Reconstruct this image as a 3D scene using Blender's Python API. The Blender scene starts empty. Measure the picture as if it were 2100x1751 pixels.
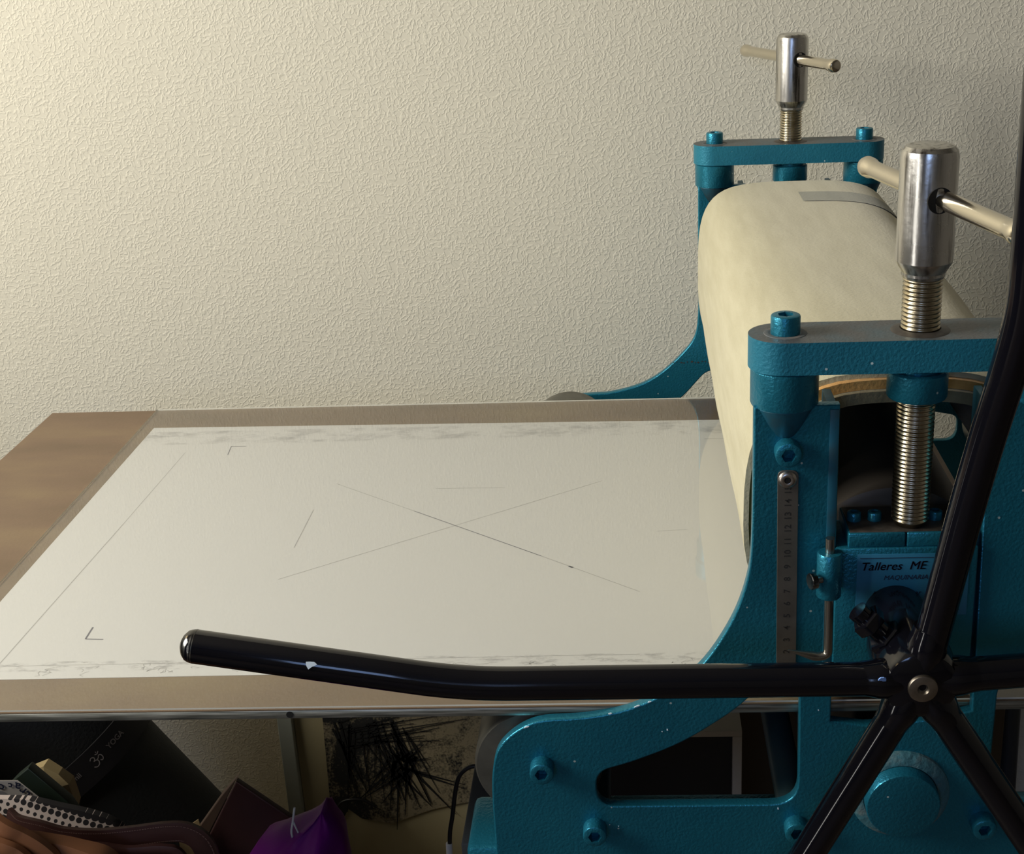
import bpy, bmesh, math, random
from mathutils import Vector, Matrix
random.seed(7)
PI = math.pi
scene = bpy.context.scene
COL = scene.collection

# ------------------------------------------------------------------ camera
cam_d = bpy.data.cameras.new('camera'); cam = bpy.data.objects.new('camera', cam_d); COL.objects.link(cam)
def _basis(p, r, y):
    fw = Vector((math.sin(y)*math.cos(p), math.cos(y)*math.cos(p), -math.sin(p)))
    rt = Vector((math.cos(y), -math.sin(y), 0)); dn = fw.cross(rt)
    return (math.cos(r)*rt+math.sin(r)*dn, -math.sin(r)*rt+math.cos(r)*dn, fw)
_r, _d, _f = _basis(.3621, .0372, -.0442)
cam.matrix_world = Matrix(((_r.x, -_d.x, -_f.x, -.2007), (_r.y, -_d.y, -_f.y, -.9351), (_r.z, -_d.z, -_f.z, .2919), (0, 0, 0, 1)))
cam_d.sensor_width = 36; cam_d.sensor_fit = 'HORIZONTAL'
cam_d.lens = 2821.85/2100*36
cam_d.shift_x = -.0635; cam_d.shift_y = -.0063
cam_d.clip_start = .05
scene.camera = cam

# ------------------------------------------------------------------ light
FLOOR = -1.14; WALL = .98
w = bpy.data.worlds.new('world'); scene.world = w; w.use_nodes = True
w.node_tree.nodes['Background'].inputs[0].default_value = (.75, .85, 1, 1)
w.node_tree.nodes['Background'].inputs[1].default_value = .02
def area(name, loc, target, sx, sy, power, col, spread=PI):
    l = bpy.data.lights.new(name, 'AREA'); l.shape = 'RECTANGLE'; l.size = sx; l.size_y = sy
    l.energy = power; l.color = col; l.spread = spread
    o = bpy.data.objects.new(name, l); COL.objects.link(o); o.location = loc
    o.rotation_euler = (Vector(target)-Vector(loc)).to_track_quat('-Z', 'Y').to_euler()
    return o
area('window_daylight', (-2.36, -.35, .92), (-1.0, -.1, .45), 1.05, 1.0, 72, (.99, .96, .885))
area('window_sky', (-.92, -3.46, .92), (-.92, 0, .92), .76, .84, 11, (.38, .56, 1))
area('curtain_gap', (-2.37, -1.75, .10), (0, -1.75, .10), .16, 2.0, 10, (1, .97, .92))
area('lamp_glow', (-1.75, .50, .72), (-.95, .98, .2), .28, .28, 1.5, (1, .72, .34))
scene.view_settings.view_transform = 'Standard'; scene.view_settings.look = 'None'
scene.view_settings.gamma = 1; scene.view_settings.exposure = 0.20
scene.view_settings.use_curve_mapping = False

# ------------------------------------------------------------------ materials
def mat(name, col, rough=.5, metal=0, bump=None, noise=None, spec=.5, coat=0, extra=None):
    """bump=(scale,strength,distance); noise=(scale,colour2,lo,hi)"""
    m = bpy.data.materials.new(name); m.use_nodes = True
    nt = m.node_tree; b = nt.nodes['Principled BSDF']
    b.inputs['Base Color'].default_value = (*col, 1); b.inputs['Roughness'].default_value = rough
    b.inputs['Metallic'].default_value = metal; b.inputs['Specular IOR Level'].default_value = spec
    b.inputs['Coat Weight'].default_value = coat; b.inputs['Coat Roughness'].default_value = .12
    tc = nt.nodes.new('ShaderNodeTexCoord')
    if noise:
        n = nt.nodes.new('ShaderNodeTexNoise'); n.inputs['Scale'].default_value = noise[0]; n.inputs['Detail'].default_value = 5
        nt.links.new(tc.outputs['Object'], n.inputs['Vector'])
        r = nt.nodes.new('ShaderNodeValToRGB'); r.color_ramp.elements[0].position = noise[2]; r.color_ramp.elements[1].position = noise[3]
        r.color_ramp.elements[0].color = (*col, 1); r.color_ramp.elements[1].color = (*noise[1], 1)
        nt.links.new(n.outputs['Fac'], r.inputs['Fac']); nt.links.new(r.outputs['Color'], b.inputs['Base Color'])
    if bump:
        n = nt.nodes.new('ShaderNodeTexNoise'); n.inputs['Scale'].default_value = bump[0]; n.inputs['Detail'].default_value = 2
        nt.links.new(tc.outputs['Object'], n.inputs['Vector'])
        k = nt.nodes.new('ShaderNodeBump'); k.inputs['Strength'].default_value = bump[1]; k.inputs['Distance'].default_value = bump[2]
        nt.links.new(n.outputs['Fac'], k.inputs['Height']); nt.links.new(k.outputs['Normal'], b.inputs['Normal'])
    if extra: extra(nt, b, tc)
    return m
def N(nt, t, **kw):
    n = nt.nodes.new(t)
    for k, v in kw.items():
        if k in n.inputs.keys(): n.inputs[k].default_value = v
        else: setattr(n, k, v)
    return n

def plaster(nt, b, tc):
    # worm-like textured wall paint: ridged, warped noise
    n0 = N(nt, 'ShaderNodeTexNoise', Scale=75., Detail=1.0)
    nt.links.new(tc.outputs['Object'], n0.inputs['Vector'])
    mx = N(nt, 'ShaderNodeVectorMath', operation='MULTIPLY_ADD'); mx.inputs[1].default_value = (.007, .007, .007)
    nt.links.new(n0.outputs['Color'], mx.inputs[0]); nt.links.new(tc.outputs['Object'], mx.inputs[2])
    n1 = N(nt, 'ShaderNodeTexNoise', Scale=128., Detail=1.6, Roughness=.45)
    nt.links.new(mx.outputs[0], n1.inputs['Vector'])
    a = N(nt, 'ShaderNodeMath', operation='SUBTRACT'); a.inputs[1].default_value = .5
    nt.links.new(n1.outputs['Fac'], a.inputs[0])
    c = N(nt, 'ShaderNodeMath', operation='ABSOLUTE'); nt.links.new(a.outputs[0], c.inputs[0])
    mr = N(nt, 'ShaderNodeMapRange'); mr.interpolation_type = 'SMOOTHSTEP'
    mr.inputs['From Min'].default_value = 0; mr.inputs['From Max'].default_value = .095
    mr.inputs['To Min'].default_value = 1; mr.inputs['To Max'].default_value = 0
    nt.links.new(c.outputs[0], mr.inputs['Value'])
    n2 = N(nt, 'ShaderNodeTexNoise', Scale=30., Detail=3.0)
    nt.links.new(tc.outputs['Object'], n2.inputs['Vector'])
    s = N(nt, 'ShaderNodeMath', operation='MULTIPLY_ADD'); s.inputs[1].default_value = .5
    nt.links.new(n2.outputs['Fac'], s.inputs[0]); nt.links.new(mr.outputs[0], s.inputs[2])
    k = N(nt, 'ShaderNodeBump', Strength=.27, Distance=.0020)
    nt.links.new(s.outputs[0], k.inputs['Height']); nt.links.new(k.outputs['Normal'], b.inputs['Normal'])
M = {}
M['wall'] = mat('wall_paint', (.68, .645, .53), .8, extra=plaster)
M['room'] = mat('room_paint', (.20, .185, .16), .8, bump=(60, .3, .002))
M['floor'] = mat('floor_tiles', (.16, .12, .09), .5, noise=(6, (.10, .08, .06), .3, .7))

def paint(nt, b, tc):
    # hammered metallic paint with sparse white chips
    n = N(nt, 'ShaderNodeTexNoise', Scale=420., Detail=2.0); nt.links.new(tc.outputs['Object'], n.inputs['Vector'])
    k = N(nt, 'ShaderNodeBump', Strength=.40, Distance=.0011); nt.links.new(n.outputs['Fac'], k.inputs['Height'])
    nt.links.new(k.outputs['Normal'], b.inputs['Normal'])
    n2 = N(nt, 'ShaderNodeTexNoise', Scale=13., Detail=6.0); nt.links.new(tc.outputs['Object'], n2.inputs['Vector'])
    r = N(nt, 'ShaderNodeValToRGB'); e = r.color_ramp.elements
    e[0].position = .3; e[0].color = (.012, .155, .235, 1); e[1].position = .75; e[1].color = (.018, .21, .300, 1)
    nt.links.new(n2.outputs['Fac'], r.inputs['Fac'])
    v = N(nt, 'ShaderNodeTexVoronoi', Scale=48.); nt.links.new(tc.outputs['Object'], v.inputs['Vector'])
    lt = N(nt, 'ShaderNodeMath', operation='LESS_THAN'); lt.inputs[1].default_value = .045; nt.links.new(v.outputs['Distance'], lt.inputs[0])
    mx = N(nt, 'ShaderNodeMix', data_type='RGBA'); mx.inputs[7].default_value = (.55, .7, .72, 1)
    nt.links.new(lt.outputs[0], mx.inputs[0]); nt.links.new(r.outputs['Color'], mx.inputs[6]); nt.links.new(mx.outputs[2], b.inputs['Base Color'])
M['blue'] = mat('blue_hammered_paint', (.018, .19, .29), .34, .6, extra=paint)
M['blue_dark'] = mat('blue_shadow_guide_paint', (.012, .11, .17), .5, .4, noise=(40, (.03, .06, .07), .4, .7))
def dusty(nt, b, tc):
    paint(nt, b, tc)        # grey dust film lying on upward faces, thinner near the edges
    g = N(nt, 'ShaderNodeNewGeometry'); sp = N(nt, 'ShaderNodeSeparateXYZ'); nt.links.new(g.outputs['True Normal'], sp.inputs[0])
    up = N(nt, 'ShaderNodeMapRange'); up.inputs['From Min'].default_value = .8; up.inputs['From Max'].default_value = 1; nt.links.new(sp.outputs['Z'], up.inputs['Value'])
    n = N(nt, 'ShaderNodeTexNoise', Scale=45., Detail=5.0); nt.links.new(tc.outputs['Object'], n.inputs['Vector'])
    mr = N(nt, 'ShaderNodeMapRange'); mr.inputs['From Min'].default_value = .3; mr.inputs['From Max'].default_value = .6; mr.inputs['To Min'].default_value = .72; mr.inputs['To Max'].default_value = .97
    nt.links.new(n.outputs['Fac'], mr.inputs['Value']); k = N(nt, 'ShaderNodeMath', operation='MULTIPLY'); nt.links.new(up.outputs[0], k.inputs[0]); nt.links.new(mr.outputs[0], k.inputs[1])
    src = b.inputs['Base Color'].links[0].from_socket; mx = N(nt, 'ShaderNodeMix', data_type='RGBA'); mx.inputs[7].default_value = (.115, .115, .115, 1)
    nt.links.new(k.outputs[0], mx.inputs[0]); nt.links.new(src, mx.inputs[6]); nt.links.new(mx.outputs[2], b.inputs['Base Color'])
M['bar_top'] = mat('blue_paint_dusty_top', (.018, .19, .29), .45, .35, extra=dusty)
def steelx(nt, b, tc):
    n = N(nt, 'ShaderNodeTexNoise', Scale=24., Detail=8.0); nt.links.new(tc.outputs['Object'], n.inputs['Vector'])
    r = N(nt, 'ShaderNodeMapRange'); r.inputs['To Min'].default_value = .16; r.inputs['To Max'].default_value = .42
    nt.links.new(n.outputs['Fac'], r.inputs['Value']); nt.links.new(r.outputs[0], b.inputs['Roughness'])
    mp = N(nt, 'ShaderNodeMapping'); mp.inputs['Scale'].default_value = (220, 220, 14); nt.links.new(tc.outputs['Object'], mp.inputs['Vector'])
    n2 = N(nt, 'ShaderNodeTexNoise', Scale=1., Detail=6.0); nt.links.new(mp.outputs[0], n2.inputs['Vector'])
    cr = N(nt, 'ShaderNodeValToRGB'); e = cr.color_ramp.elements
    e[0].position = .30; e[0].color = (.10, .09, .08, 1); e[1].position = .50; e[1].color = (.60, .585, .55, 1)
    nt.links.new(n2.outputs['Fac'], cr.inputs['Fac']); nt.links.new(cr.outputs['Color'], b.inputs['Base Color'])
    n3 = N(nt, 'ShaderNodeTexNoise', Scale=300., Detail=2.0); nt.links.new(tc.outputs['Object'], n3.inputs['Vector'])
    k = N(nt, 'ShaderNodeBump', Strength=.08, Distance=.001); nt.links.new(n3.outputs['Fac'], k.inputs['Height']); nt.links.new(k.outputs['Normal'], b.inputs['Normal'])
M['steel'] = mat('worn_steel', (.6, .58, .54), .25, 1, extra=steelx)
M['rod'] = mat('polished_rod', (.72, .66, .54), .16, 1, bump=(200, .05, .0005))
M['thread'] = mat('greased_thread', (.52, .46, .34), .24, 1, noise=(60, (.30, .25, .15), .45, .8))
M['dark_steel'] = mat('dark_steel', (.10, .095, .085), .38, .9, noise=(20, (.05, .045, .04), .4, .7))
M['roller'] = mat('oiled_roller_steel', (.060, .050, .040), .5, .4)
M['grey_tube'] = mat('grey_painted_tube', (.045, .05, .055), .35, .2)
M['support'] = mat('support_roller_steel', (.17, .165, .14), .4, .7, noise=(30, (.10, .095, .08), .4, .7))
M['black'] = mat('black_gloss_paint', (.003, .003, .005), .10, 0, bump=(70, .03, .001), spec=.42)
M['chip'] = mat('chipped_primer', (.62, .72, .80), .6)
M['cap'] = mat('hub_cap_steel', (.30, .26, .21), .42, 1, noise=(90, (.20, .17, .13), .4, .7))
M['chrome'] = mat('worn_metal_tip', (.42, .42, .40), .25, 1, noise=(40, (.05, .05, .05), .45, .6))
M['brass'] = mat('brass', (.75, .40, .08), .25, 1)
M['rubber'] = mat('black_rubber', (.006, .006, .006), .5)
M['ink'] = mat('printed_ink', (.006, .010, .03), .6)
M['tie'] = mat('blue_grey_tie_paint', (.035, .075, .09), .4, .3, noise=(25, (.05, .08, .085), .45, .7))
M['numeral'] = mat('etched_numerals', (.015, .014, .012), .6)
M['cap2'] = mat('rivet_steel', (.55, .50, .45), .3, 1)
M['steel_dark'] = mat('needle_steel', (.36, .34, .30), .3, 1)
M['weld'] = mat('dusty_weld_paint', (.05, .16, .19), .6, .2, bump=(180, .6, .002), noise=(60, (.16, .20, .19), .45, .65))
M['chip_blue'] = mat('blue_primer_chip', (.20, .36, .75), .6)
M['hole'] = mat('black_recess', (.002, .002, .002), .9)
def ruler(nt, b, tc):
    pass
M['ruler'] = mat('ruler_steel', (.19, .175, .15), .42, .75, noise=(50, (.14, .13, .11), .4, .7))
M['sticker'] = mat('blue_sticker', (.022, .165, .28), .45, .1)
def alu(nt, b, tc):
    mp = N(nt, 'ShaderNodeMapping'); mp.inputs['Rotation'].default_value = (0, .5, 0); mp.inputs['Scale'].default_value = (22, 400, 500); nt.links.new(tc.outputs['Object'], mp.inputs['Vector'])
    n = N(nt, 'ShaderNodeTexNoise', Scale=1., Detail=4.0); nt.links.new(mp.outputs[0], n.inputs['Vector'])
    r = N(nt, 'ShaderNodeValToRGB'); e = r.color_ramp.elements
    e[0].position = .35; e[0].color = (.16, .165, .14, 1); e[1].position = .72; e[1].color = (.58, .58, .52, 1)
    nt.links.new(n.outputs['Fac'], r.inputs['Fac']); nt.links.new(r.outputs['Color'], b.inputs['Base Color'])
M['alu'] = mat('brushed_bed_edge', (.5, .5, .45), .42, .75, extra=alu)
def bedtop(nt, b, tc):
    mp = N(nt, 'ShaderNodeMapping'); mp.inputs['Scale'].default_value = (1.5, 3.5, 1); nt.links.new(tc.outputs['Object'], mp.inputs['Vector'])
    n = N(nt, 'ShaderNodeTexNoise', Scale=3.2, Detail=6.0, Roughness=.55); nt.links.new(mp.outputs[0], n.inputs['Vector'])
    r = N(nt, 'ShaderNodeValToRGB'); e = r.color_ramp.elements
    e[0].position = .25; e[0].color = (.120, .078, .042, 1); e[1].position = .75; e[1].color = (.215, .150, .078, 1)
    x = r.color_ramp.elements.new(.5); x.color = (.165, .105, .062, 1)
    nt.links.new(n.outputs['Fac'], r.inputs['Fac']); nt.links.new(r.outputs['Color'], b.inputs['Base Color'])
    n3 = N(nt, 'ShaderNodeTexNoise', Scale=260., Detail=2.0); nt.links.new(tc.outputs['Object'], n3.inputs['Vector'])
    k = N(nt, 'ShaderNodeBump', Strength=.2, Distance=.0006); nt.links.new(n3.outputs['Fac'], k.inputs['Height']); nt.links.new(k.outputs['Normal'], b.inputs['Normal'])
M['bedtop'] = mat('brown_pressed_board', (.2, .13, .08), .48, 0, extra=bedtop)

def paperx(nt, b, tc):
    # faint grey ink smudges in a band along the far and the near margin
    s = N(nt, 'ShaderNodeSeparateXYZ'); nt.links.new(tc.outputs['Object'], s.inputs[0])
    def band(c, wd):
        a = N(nt, 'ShaderNodeMath', operation='SUBTRACT'); a.inputs[1].default_value = c; nt.links.new(s.outputs['Y'], a.inputs[0])
        d = N(nt, 'ShaderNodeMath', operation='ABSOLUTE'); nt.links.new(a.outputs[0], d.inputs[0])
        m = N(nt, 'ShaderNodeMapRange'); m.interpolation_type = 'SMOOTHSTEP'; m.inputs['From Min'].default_value = wd; m.inputs['From Max'].default_value = wd*.75
        nt.links.new(d.outputs[0], m.inputs['Value']); return m
    def smudge(bn, sx, sy, lo, hi, gain):
        mp = N(nt, 'ShaderNodeMapping'); mp.inputs['Scale'].default_value = (sx, sy, 1); nt.links.new(tc.outputs['Object'], mp.inputs['Vector'])
        n = N(nt, 'ShaderNodeTexNoise', Scale=1., Detail=7.0, Roughness=.7); nt.links.new(mp.outputs[0], n.inputs['Vector'])
        m = N(nt, 'ShaderNodeMapRange'); m.inputs['From Min'].default_value = lo; m.inputs['From Max'].default_value = hi; m.inputs['To Max'].default_value = gain
        nt.links.new(n.outputs['Fac'], m.inputs['Value'])
        k = N(nt, 'ShaderNodeMath', operation='MULTIPLY'); nt.links.new(m.outputs[0], k.inputs[0]); nt.links.new(bn.outputs[0], k.inputs[1]); return k
    a = smudge(band(.583, .024), 34, 60, .46, .68, .75); c = smudge(band(.058, .009), 60, 160, .50, .66, .75)
    ad = N(nt, 'ShaderNodeMath', operation='ADD'); nt.links.new(a.outputs[0], ad.inputs[0]); nt.links.new(c.outputs[0], ad.inputs[1])
    mx = N(nt, 'ShaderNodeMix', data_type='RGBA'); mx.inputs[6].default_value = (.64, .63, .625, 1); mx.inputs[7].default_value = (.30, .29, .30, 1)
    nt.links.new(ad.outputs[0], mx.inputs[0]); nt.links.new(mx.outputs[2], b.inputs['Base Color'])
    n3 = N(nt, 'ShaderNodeTexNoise', Scale=180., Detail=3.0); nt.links.new(tc.outputs['Object'], n3.inputs['Vector'])
    k = N(nt, 'ShaderNodeBump', Strength=.15, Distance=.0005); nt.links.new(n3.outputs['Fac'], k.inputs['Height']); nt.links.new(k.outputs['Normal'], b.inputs['Normal'])
M['paper'] = mat('white_print_paper', (.66, .645, .60), .85, extra=paperx)
M['pencil'] = mat('graphite', (.10, .10, .14), .6)
M['pencil_faint'] = mat('faint_graphite', (.40, .39, .39), .7)

def felt(c1, c2, name, ridge=True):
    def f(nt, b, tc):
        mp = N(nt, 'ShaderNodeMapping'); mp.inputs['Scale'].default_value = (60, 9, 60); nt.links.new(tc.outputs['Object'], mp.inputs['Vector'])
        n = N(nt, 'ShaderNodeTexNoise', Scale=1., Detail=7.0, Roughness=.6); nt.links.new(mp.outputs[0], n.inputs['Vector'])
        r = N(nt, 'ShaderNodeValToRGB'); e = r.color_ramp.elements
        e[0].position = .3; e[0].color = (*c2, 1); e[1].position = .62; e[1].color = (*c1, 1)
        nt.links.new(n.outputs['Fac'], r.inputs['Fac']); nt.links.new(r.outputs['Color'], b.inputs['Base Color'])
        n3 = N(nt, 'ShaderNodeTexNoise', Scale=330., Detail=3.0); nt.links.new(tc.outputs['Object'], n3.inputs['Vector'])
        k = N(nt, 'ShaderNodeBump', Strength=.35, Distance=.0012); nt.links.new(n3.outputs['Fac'], k.inputs['Height']); nt.links.new(k.outputs['Normal'], b.inputs['Normal'])
        b.inputs['Sheen Weight'].default_value = .25
    return mat(name, c1, .95, 0, spec=.1, extra=f)
M['felt'] = felt((.53, .49, .335), (.45, .41, .265), 'cream_wool_felt')
M['felt_tan'] = felt((.72, .40, .13), (.58, .29, .08), 'tan_wool_felt')
M['felt_olive'] = felt((.30, .25, .14), (.22, .18, .10), 'olive_wool_felt')
M['felt_stripe'] = felt((.25, .245, .175), (.20, .20, .14), 'grey_stained_felt')
M['felt_stain'] = felt((.50, .465, .32), (.43, .40, .275), 'soiled_felt')

def clear(name, tint=(.975, .98, .972), rough=.02):
    # thin clear sheet: straight-through transmission plus mirror reflection by angle
    m = bpy.data.materials.new(name); m.use_nodes = True; nt = m.node_tree
    nt.nodes.remove(nt.nodes['Principled BSDF']); o = nt.nodes['Material Output']
    t = N(nt, 'ShaderNodeBsdfTransparent'); t.inputs[0].default_value = (*tint, 1)
    g = N(nt, 'ShaderNodeBsdfGlossy', Roughness=rough); lw = N(nt, 'ShaderNodeLayerWeight', Blend=.5)
    p5 = N(nt, 'ShaderNodeMath', operation='POWER'); p5.inputs[1].default_value = 5; nt.links.new(lw.outputs['Facing'], p5.inputs[0])
    f = N(nt, 'ShaderNodeMath', operation='MULTIPLY_ADD'); f.inputs[1].default_value = .96; f.inputs[2].default_value = .04; nt.links.new(p5.outputs[0], f.inputs[0])
    x = N(nt, 'ShaderNodeMixShader')
    nt.links.new(f.outputs[0], x.inputs[0]); nt.links.new(t.outputs[0], x.inputs[1]); nt.links.new(g.outputs[0], x.inputs[2])
    nt.links.new(x.outputs[0], o.inputs[0]); return m
M['acrylic'] = clear('clear_acrylic')
M['acrylic_edge'] = mat('frosted_sheet_edge', (.78, .76, .66), .35, 0)

# ------------------------------------------------------------------ helpers
def link(name, me, m, parent=None):
    o = bpy.data.objects.new(name, me); COL.objects.link(o)
    for x in (m if isinstance(m, (list, tuple)) else [m]): me.materials.append(x)
    if parent is not None: o.parent = parent
    return o
def obj(name, bm, m, parent=None, smooth=True, ang=.6):
    me = bpy.data.meshes.new(name); bmesh.ops.recalc_face_normals(bm, faces=bm.faces); bm.to_mesh(me); bm.free()
    if smooth:
        me.polygons.foreach_set('use_smooth', [True]*len(me.polygons)); me.update()
        me.set_sharp_from_angle(angle=ang)
    return link(name, me, m, parent)
def thing(name, label, cat, loc=(0, 0, 0), group=None):
    o = bpy.data.objects.new(name, None); COL.objects.link(o); o.location = loc; o['label'] = label; o['category'] = cat
    o.empty_display_size = .05
    if group: o['group'] = group
    return o
def tag(o, label, cat, group=None, kind=None):
    o['label'] = label; o['category'] = cat
    if group: o['group'] = group
    if kind: o['kind'] = kind
    return o
def struct(o):
    o['kind'] = 'structure'; return o
def box(bm, x0, x1, y0, y1, z0, z1, bev=0, seg=2):
    vs = [bm.verts.new((x, y, z)) for x in (x0, x1) for y in (y0, y1) for z in (z0, z1)]
    fs = [bm.faces.new([vs[i] for i in q]) for q in ((0, 1, 3, 2), (4, 6, 7, 5), (0, 4, 5, 1), (2, 3, 7, 6), (0, 2, 6, 4), (1, 5, 7, 3))]
    if bev:
        es = list({e for f in fs for e in f.edges})
        bmesh.ops.bevel(bm, geom=es, offset=bev, segments=seg, profile=.5, affect='EDGES')
    return bm
def frame_of(d):
    d = d.normalized(); a = Vector((0, 0, 1)) if abs(d.z) < .9 else Vector((1, 0, 0))
    u = d.cross(a).normalized(); return u, d.cross(u).normalized()
def lathe(bm, p0, axis, prof, seg=40):
    """prof: list of (distance along axis, radius)"""
    p0 = Vector(p0); d = Vector(axis).normalized(); u, v = frame_of(d); rings = []
    for t, r in prof:
        c = p0+d*t
        if r < 1e-6: rings.append([bm.verts.new(c)])
        else: rings.append([bm.verts.new(c+(u*math.cos(2*PI*i/seg)+v*math.sin(2*PI*i/seg))*r) for i in range(seg)])
    for a, b in zip(rings, rings[1:]):
        for i in range(seg):
            j = (i+1) % seg
            if len(a) == 1 and len(b) == 1: continue
            if len(a) == 1: bm.faces.new((a[0], b[i], b[j]))
            elif len(b) == 1: bm.faces.new((a[i], a[j], b[0]))
            else: bm.faces.new((a[i], a[j], b[j], b[i]))
    return bm
def rod(bm, a, b, r, seg=32, bev=.001):
    a = Vector(a); b = Vector(b); L = (b-a).length
    return lathe(bm, a, b-a, [(0, 0), (0, r-bev), (bev*.3, r-bev*.3), (bev, r), (L-bev, r), (L-bev*.3, r-bev*.3), (L, r-bev), (L, 0)], seg)
def smooth_path(pts, rad=.03, n=8):
    pts = [Vector(p) for p in pts]; out = [pts[0]]
    for i in range(1, len(pts)-1):
        p = pts[i]; a = (pts[i-1]-p); b = (pts[i+1]-p); k = min(rad, a.length*.45, b.length*.45)
        s = p+a.normalized()*k; e = p+b.normalized()*k
        for j in range(n+1):
            t = j/n; out.append(s*(1-t)**2+p*2*t*(1-t)+e*t*t)
    out.append(pts[-1]); return out
def spline(pts, n=8):
    P = [Vector(p) for p in pts]; P = [P[0]*2-P[1]]+P+[P[-1]*2-P[-2]]; out = []
    for i in range(1, len(P)-2):
        a, b, c, d = P[i-1:i+3]
        for j in range(n):
            t = j/n; out.append(.5*((2*b)+(c-a)*t+(2*a-5*b+4*c-d)*t*t+(3*b-a-3*c+d)*t**3))
    out.append(P[-2]); return out
def sweep(bm, path, prof, up=None, cap=True):
    """prof: list of (u,v) offsets or function(i)->list"""
    rings = []; u = None
    for i, p in enumerate(path):
        d = (path[min(i+1, len(path)-1)]-path[max(i-1, 0)]).normalized()
        if u is None: u, v = (frame_of(d) if up is None else (d.cross(Vector(up)).normalized(), None))
        u = (u-d*u.dot(d)).normalized(); v = d.cross(u)
        pr = prof(i) if callable(prof) else prof
        rings.append([bm.verts.new(p+u*a+v*b) for a, b in pr])
    n = len(rings[0])
    for a, b in zip(rings, rings[1:]):
        for i in range(n): bm.faces.new((a[i], a[(i+1) % n], b[(i+1) % n], b[i]))
    if cap: bm.faces.new(rings[0]); bm.faces.new(rings[-1][::-1])
    return bm
def circ(r, n=24): return [(r*math.cos(2*PI*i/n), r*math.sin(2*PI*i/n)) for i in range(n)]
def tube(bm, path, r, n=24, dome=False):
    m = len(path)
    if not dome: return sweep(bm, path, circ(r, n))
    # round the first end
    d = (path[1]-path[0]).normalized(); pre = [path[0]-d*r*math.cos(a)*.75 for a in (.18, .45, .8, 1.2)]; rr = [r*math.sin(a) for a in (.18, .45, .8, 1.2)]
    full = pre+list(path); rs = rr+[r]*m
    return sweep(bm, full, lambda i: circ(rs[i], n))
def prism(name, outer, holes, y0, y1, m, parent=None, bev=.0012):
    """outline in the XZ plane, thickness y0..y1, softly rounded edges, real holes"""
    cu = bpy.data.curves.new(name, 'CURVE'); cu.dimensions = '2D'; cu.fill_mode = 'BOTH'
    cu.extrude = (y1-y0)/2-bev; cu.bevel_depth = bev; cu.bevel_resolution = 2; cu.offset = -bev
    for pts in [outer]+holes:
        s = cu.splines.new('POLY'); s.points.add(len(pts)-1); s.use_cyclic_u = True
        for p, q in zip(s.points, pts): p.co = (q[0], q[1], 0, 1)
    t = bpy.data.objects.new('tmp', cu); COL.objects.link(t)
    me = bpy.data.meshes.new_from_object(t); bpy.data.objects.remove(t); bpy.data.curves.remove(cu)
    me.transform(Matrix.Translation((0, (y0+y1)/2, 0)) @ Matrix.Rotation(PI/2, 4, 'X')); me.name = name
    me.polygons.foreach_set('use_smooth', [True]*len(me.polygons)); me.update(); me.set_sharp_from_angle(angle=.9)
    return link(name, me, m, parent)
def rounded(pts, r, n=6):
    P = [Vector((p[0], p[1], 0)) for p in pts]; out = []
    rr = r if isinstance(r, (list, tuple)) else [r]*len(P)
    for i, p in enumerate(P):
        a = P[i-1]-p; b = P[(i+1) % len(P)]-p; k = min(rr[i], a.length*.49, b.length*.49)
        if k <= 1e-6: out.append((p.x, p.y)); continue
        s = p+a.normalized()*k; e = p+b.normalized()*k
        for j in range(n+1):
            t = j/n; q = s*(1-t)**2+p*2*t*(1-t)+e*t*t; out.append((q.x, q.y))
    return out
def text_mesh(s, size, align='LEFT', bold=0, shear=0, depth=.0001):
    cu = bpy.data.curves.new('t', 'FONT'); cu.body = s; cu.size = size; cu.align_x = align; cu.offset = bold; cu.shear = shear; cu.extrude = depth; cu.resolution_u = 3
    t = bpy.data.objects.new('t', cu); COL.objects.link(t); bpy.context.view_layer.update()
    me = bpy.data.meshes.new_from_object(t); bpy.data.objects.remove(t); bpy.data.curves.remove(cu); return me
def text(name, s, size, loc, xdir, ydir, m, parent=None, **kw):
    me = text_mesh(s, size, **kw); x = Vector(xdir).normalized(); y = Vector(ydir).normalized(); z = x.cross(y)
    me.transform(Matrix(((x.x, y.x, z.x, loc[0]), (x.y, y.y, z.y, loc[1]), (x.z, y.z, z.z, loc[2]), (0, 0, 0, 1))))
    return link(name, me, m, parent)
def hexprof(r): return [(r*math.cos(PI/3*i), r*math.sin(PI/3*i)) for i in range(6)]
def socket_bolt(parent, base, axis, r=.0098, h=.0125, m=None, name='bolt'):
    """cap screw: cylinder head with a recessed hexagon"""
    bm = bmesh.new(); ri = r*.56
    d = Vector(axis).normalized(); u, v = frame_of(d); base = Vector(base); seg = 36
    prof = [(0, r), (h-.0014, r), (h-.0005, r-.0004), (h, r-.0014)]
    rings = [[bm.verts.new(base+d*t+(u*math.cos(2*PI*i/seg)+v*math.sin(2*PI*i/seg))*q) for i in range(seg)] for t, q in prof]
    def hexr(i):
        a = (2*PI*i/seg) % (PI/3); return ri*math.cos(PI/6)/math.cos(a-PI/6)
    for t in (h, h*.35):
        rings.append([bm.verts.new(base+d*t+(u*math.cos(2*PI*i/seg)+v*math.sin(2*PI*i/seg))*hexr(i)) for i in range(seg)])
    for a, b in zip(rings, rings[1:]):
        for i in range(seg): bm.faces.new((a[i], a[(i+1) % seg], b[(i+1) % seg], b[i]))
    bm.faces.new(rings[-1]); bm.faces.new(rings[0][::-1])
    return obj(name, bm, m or M['blue'], parent)

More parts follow.
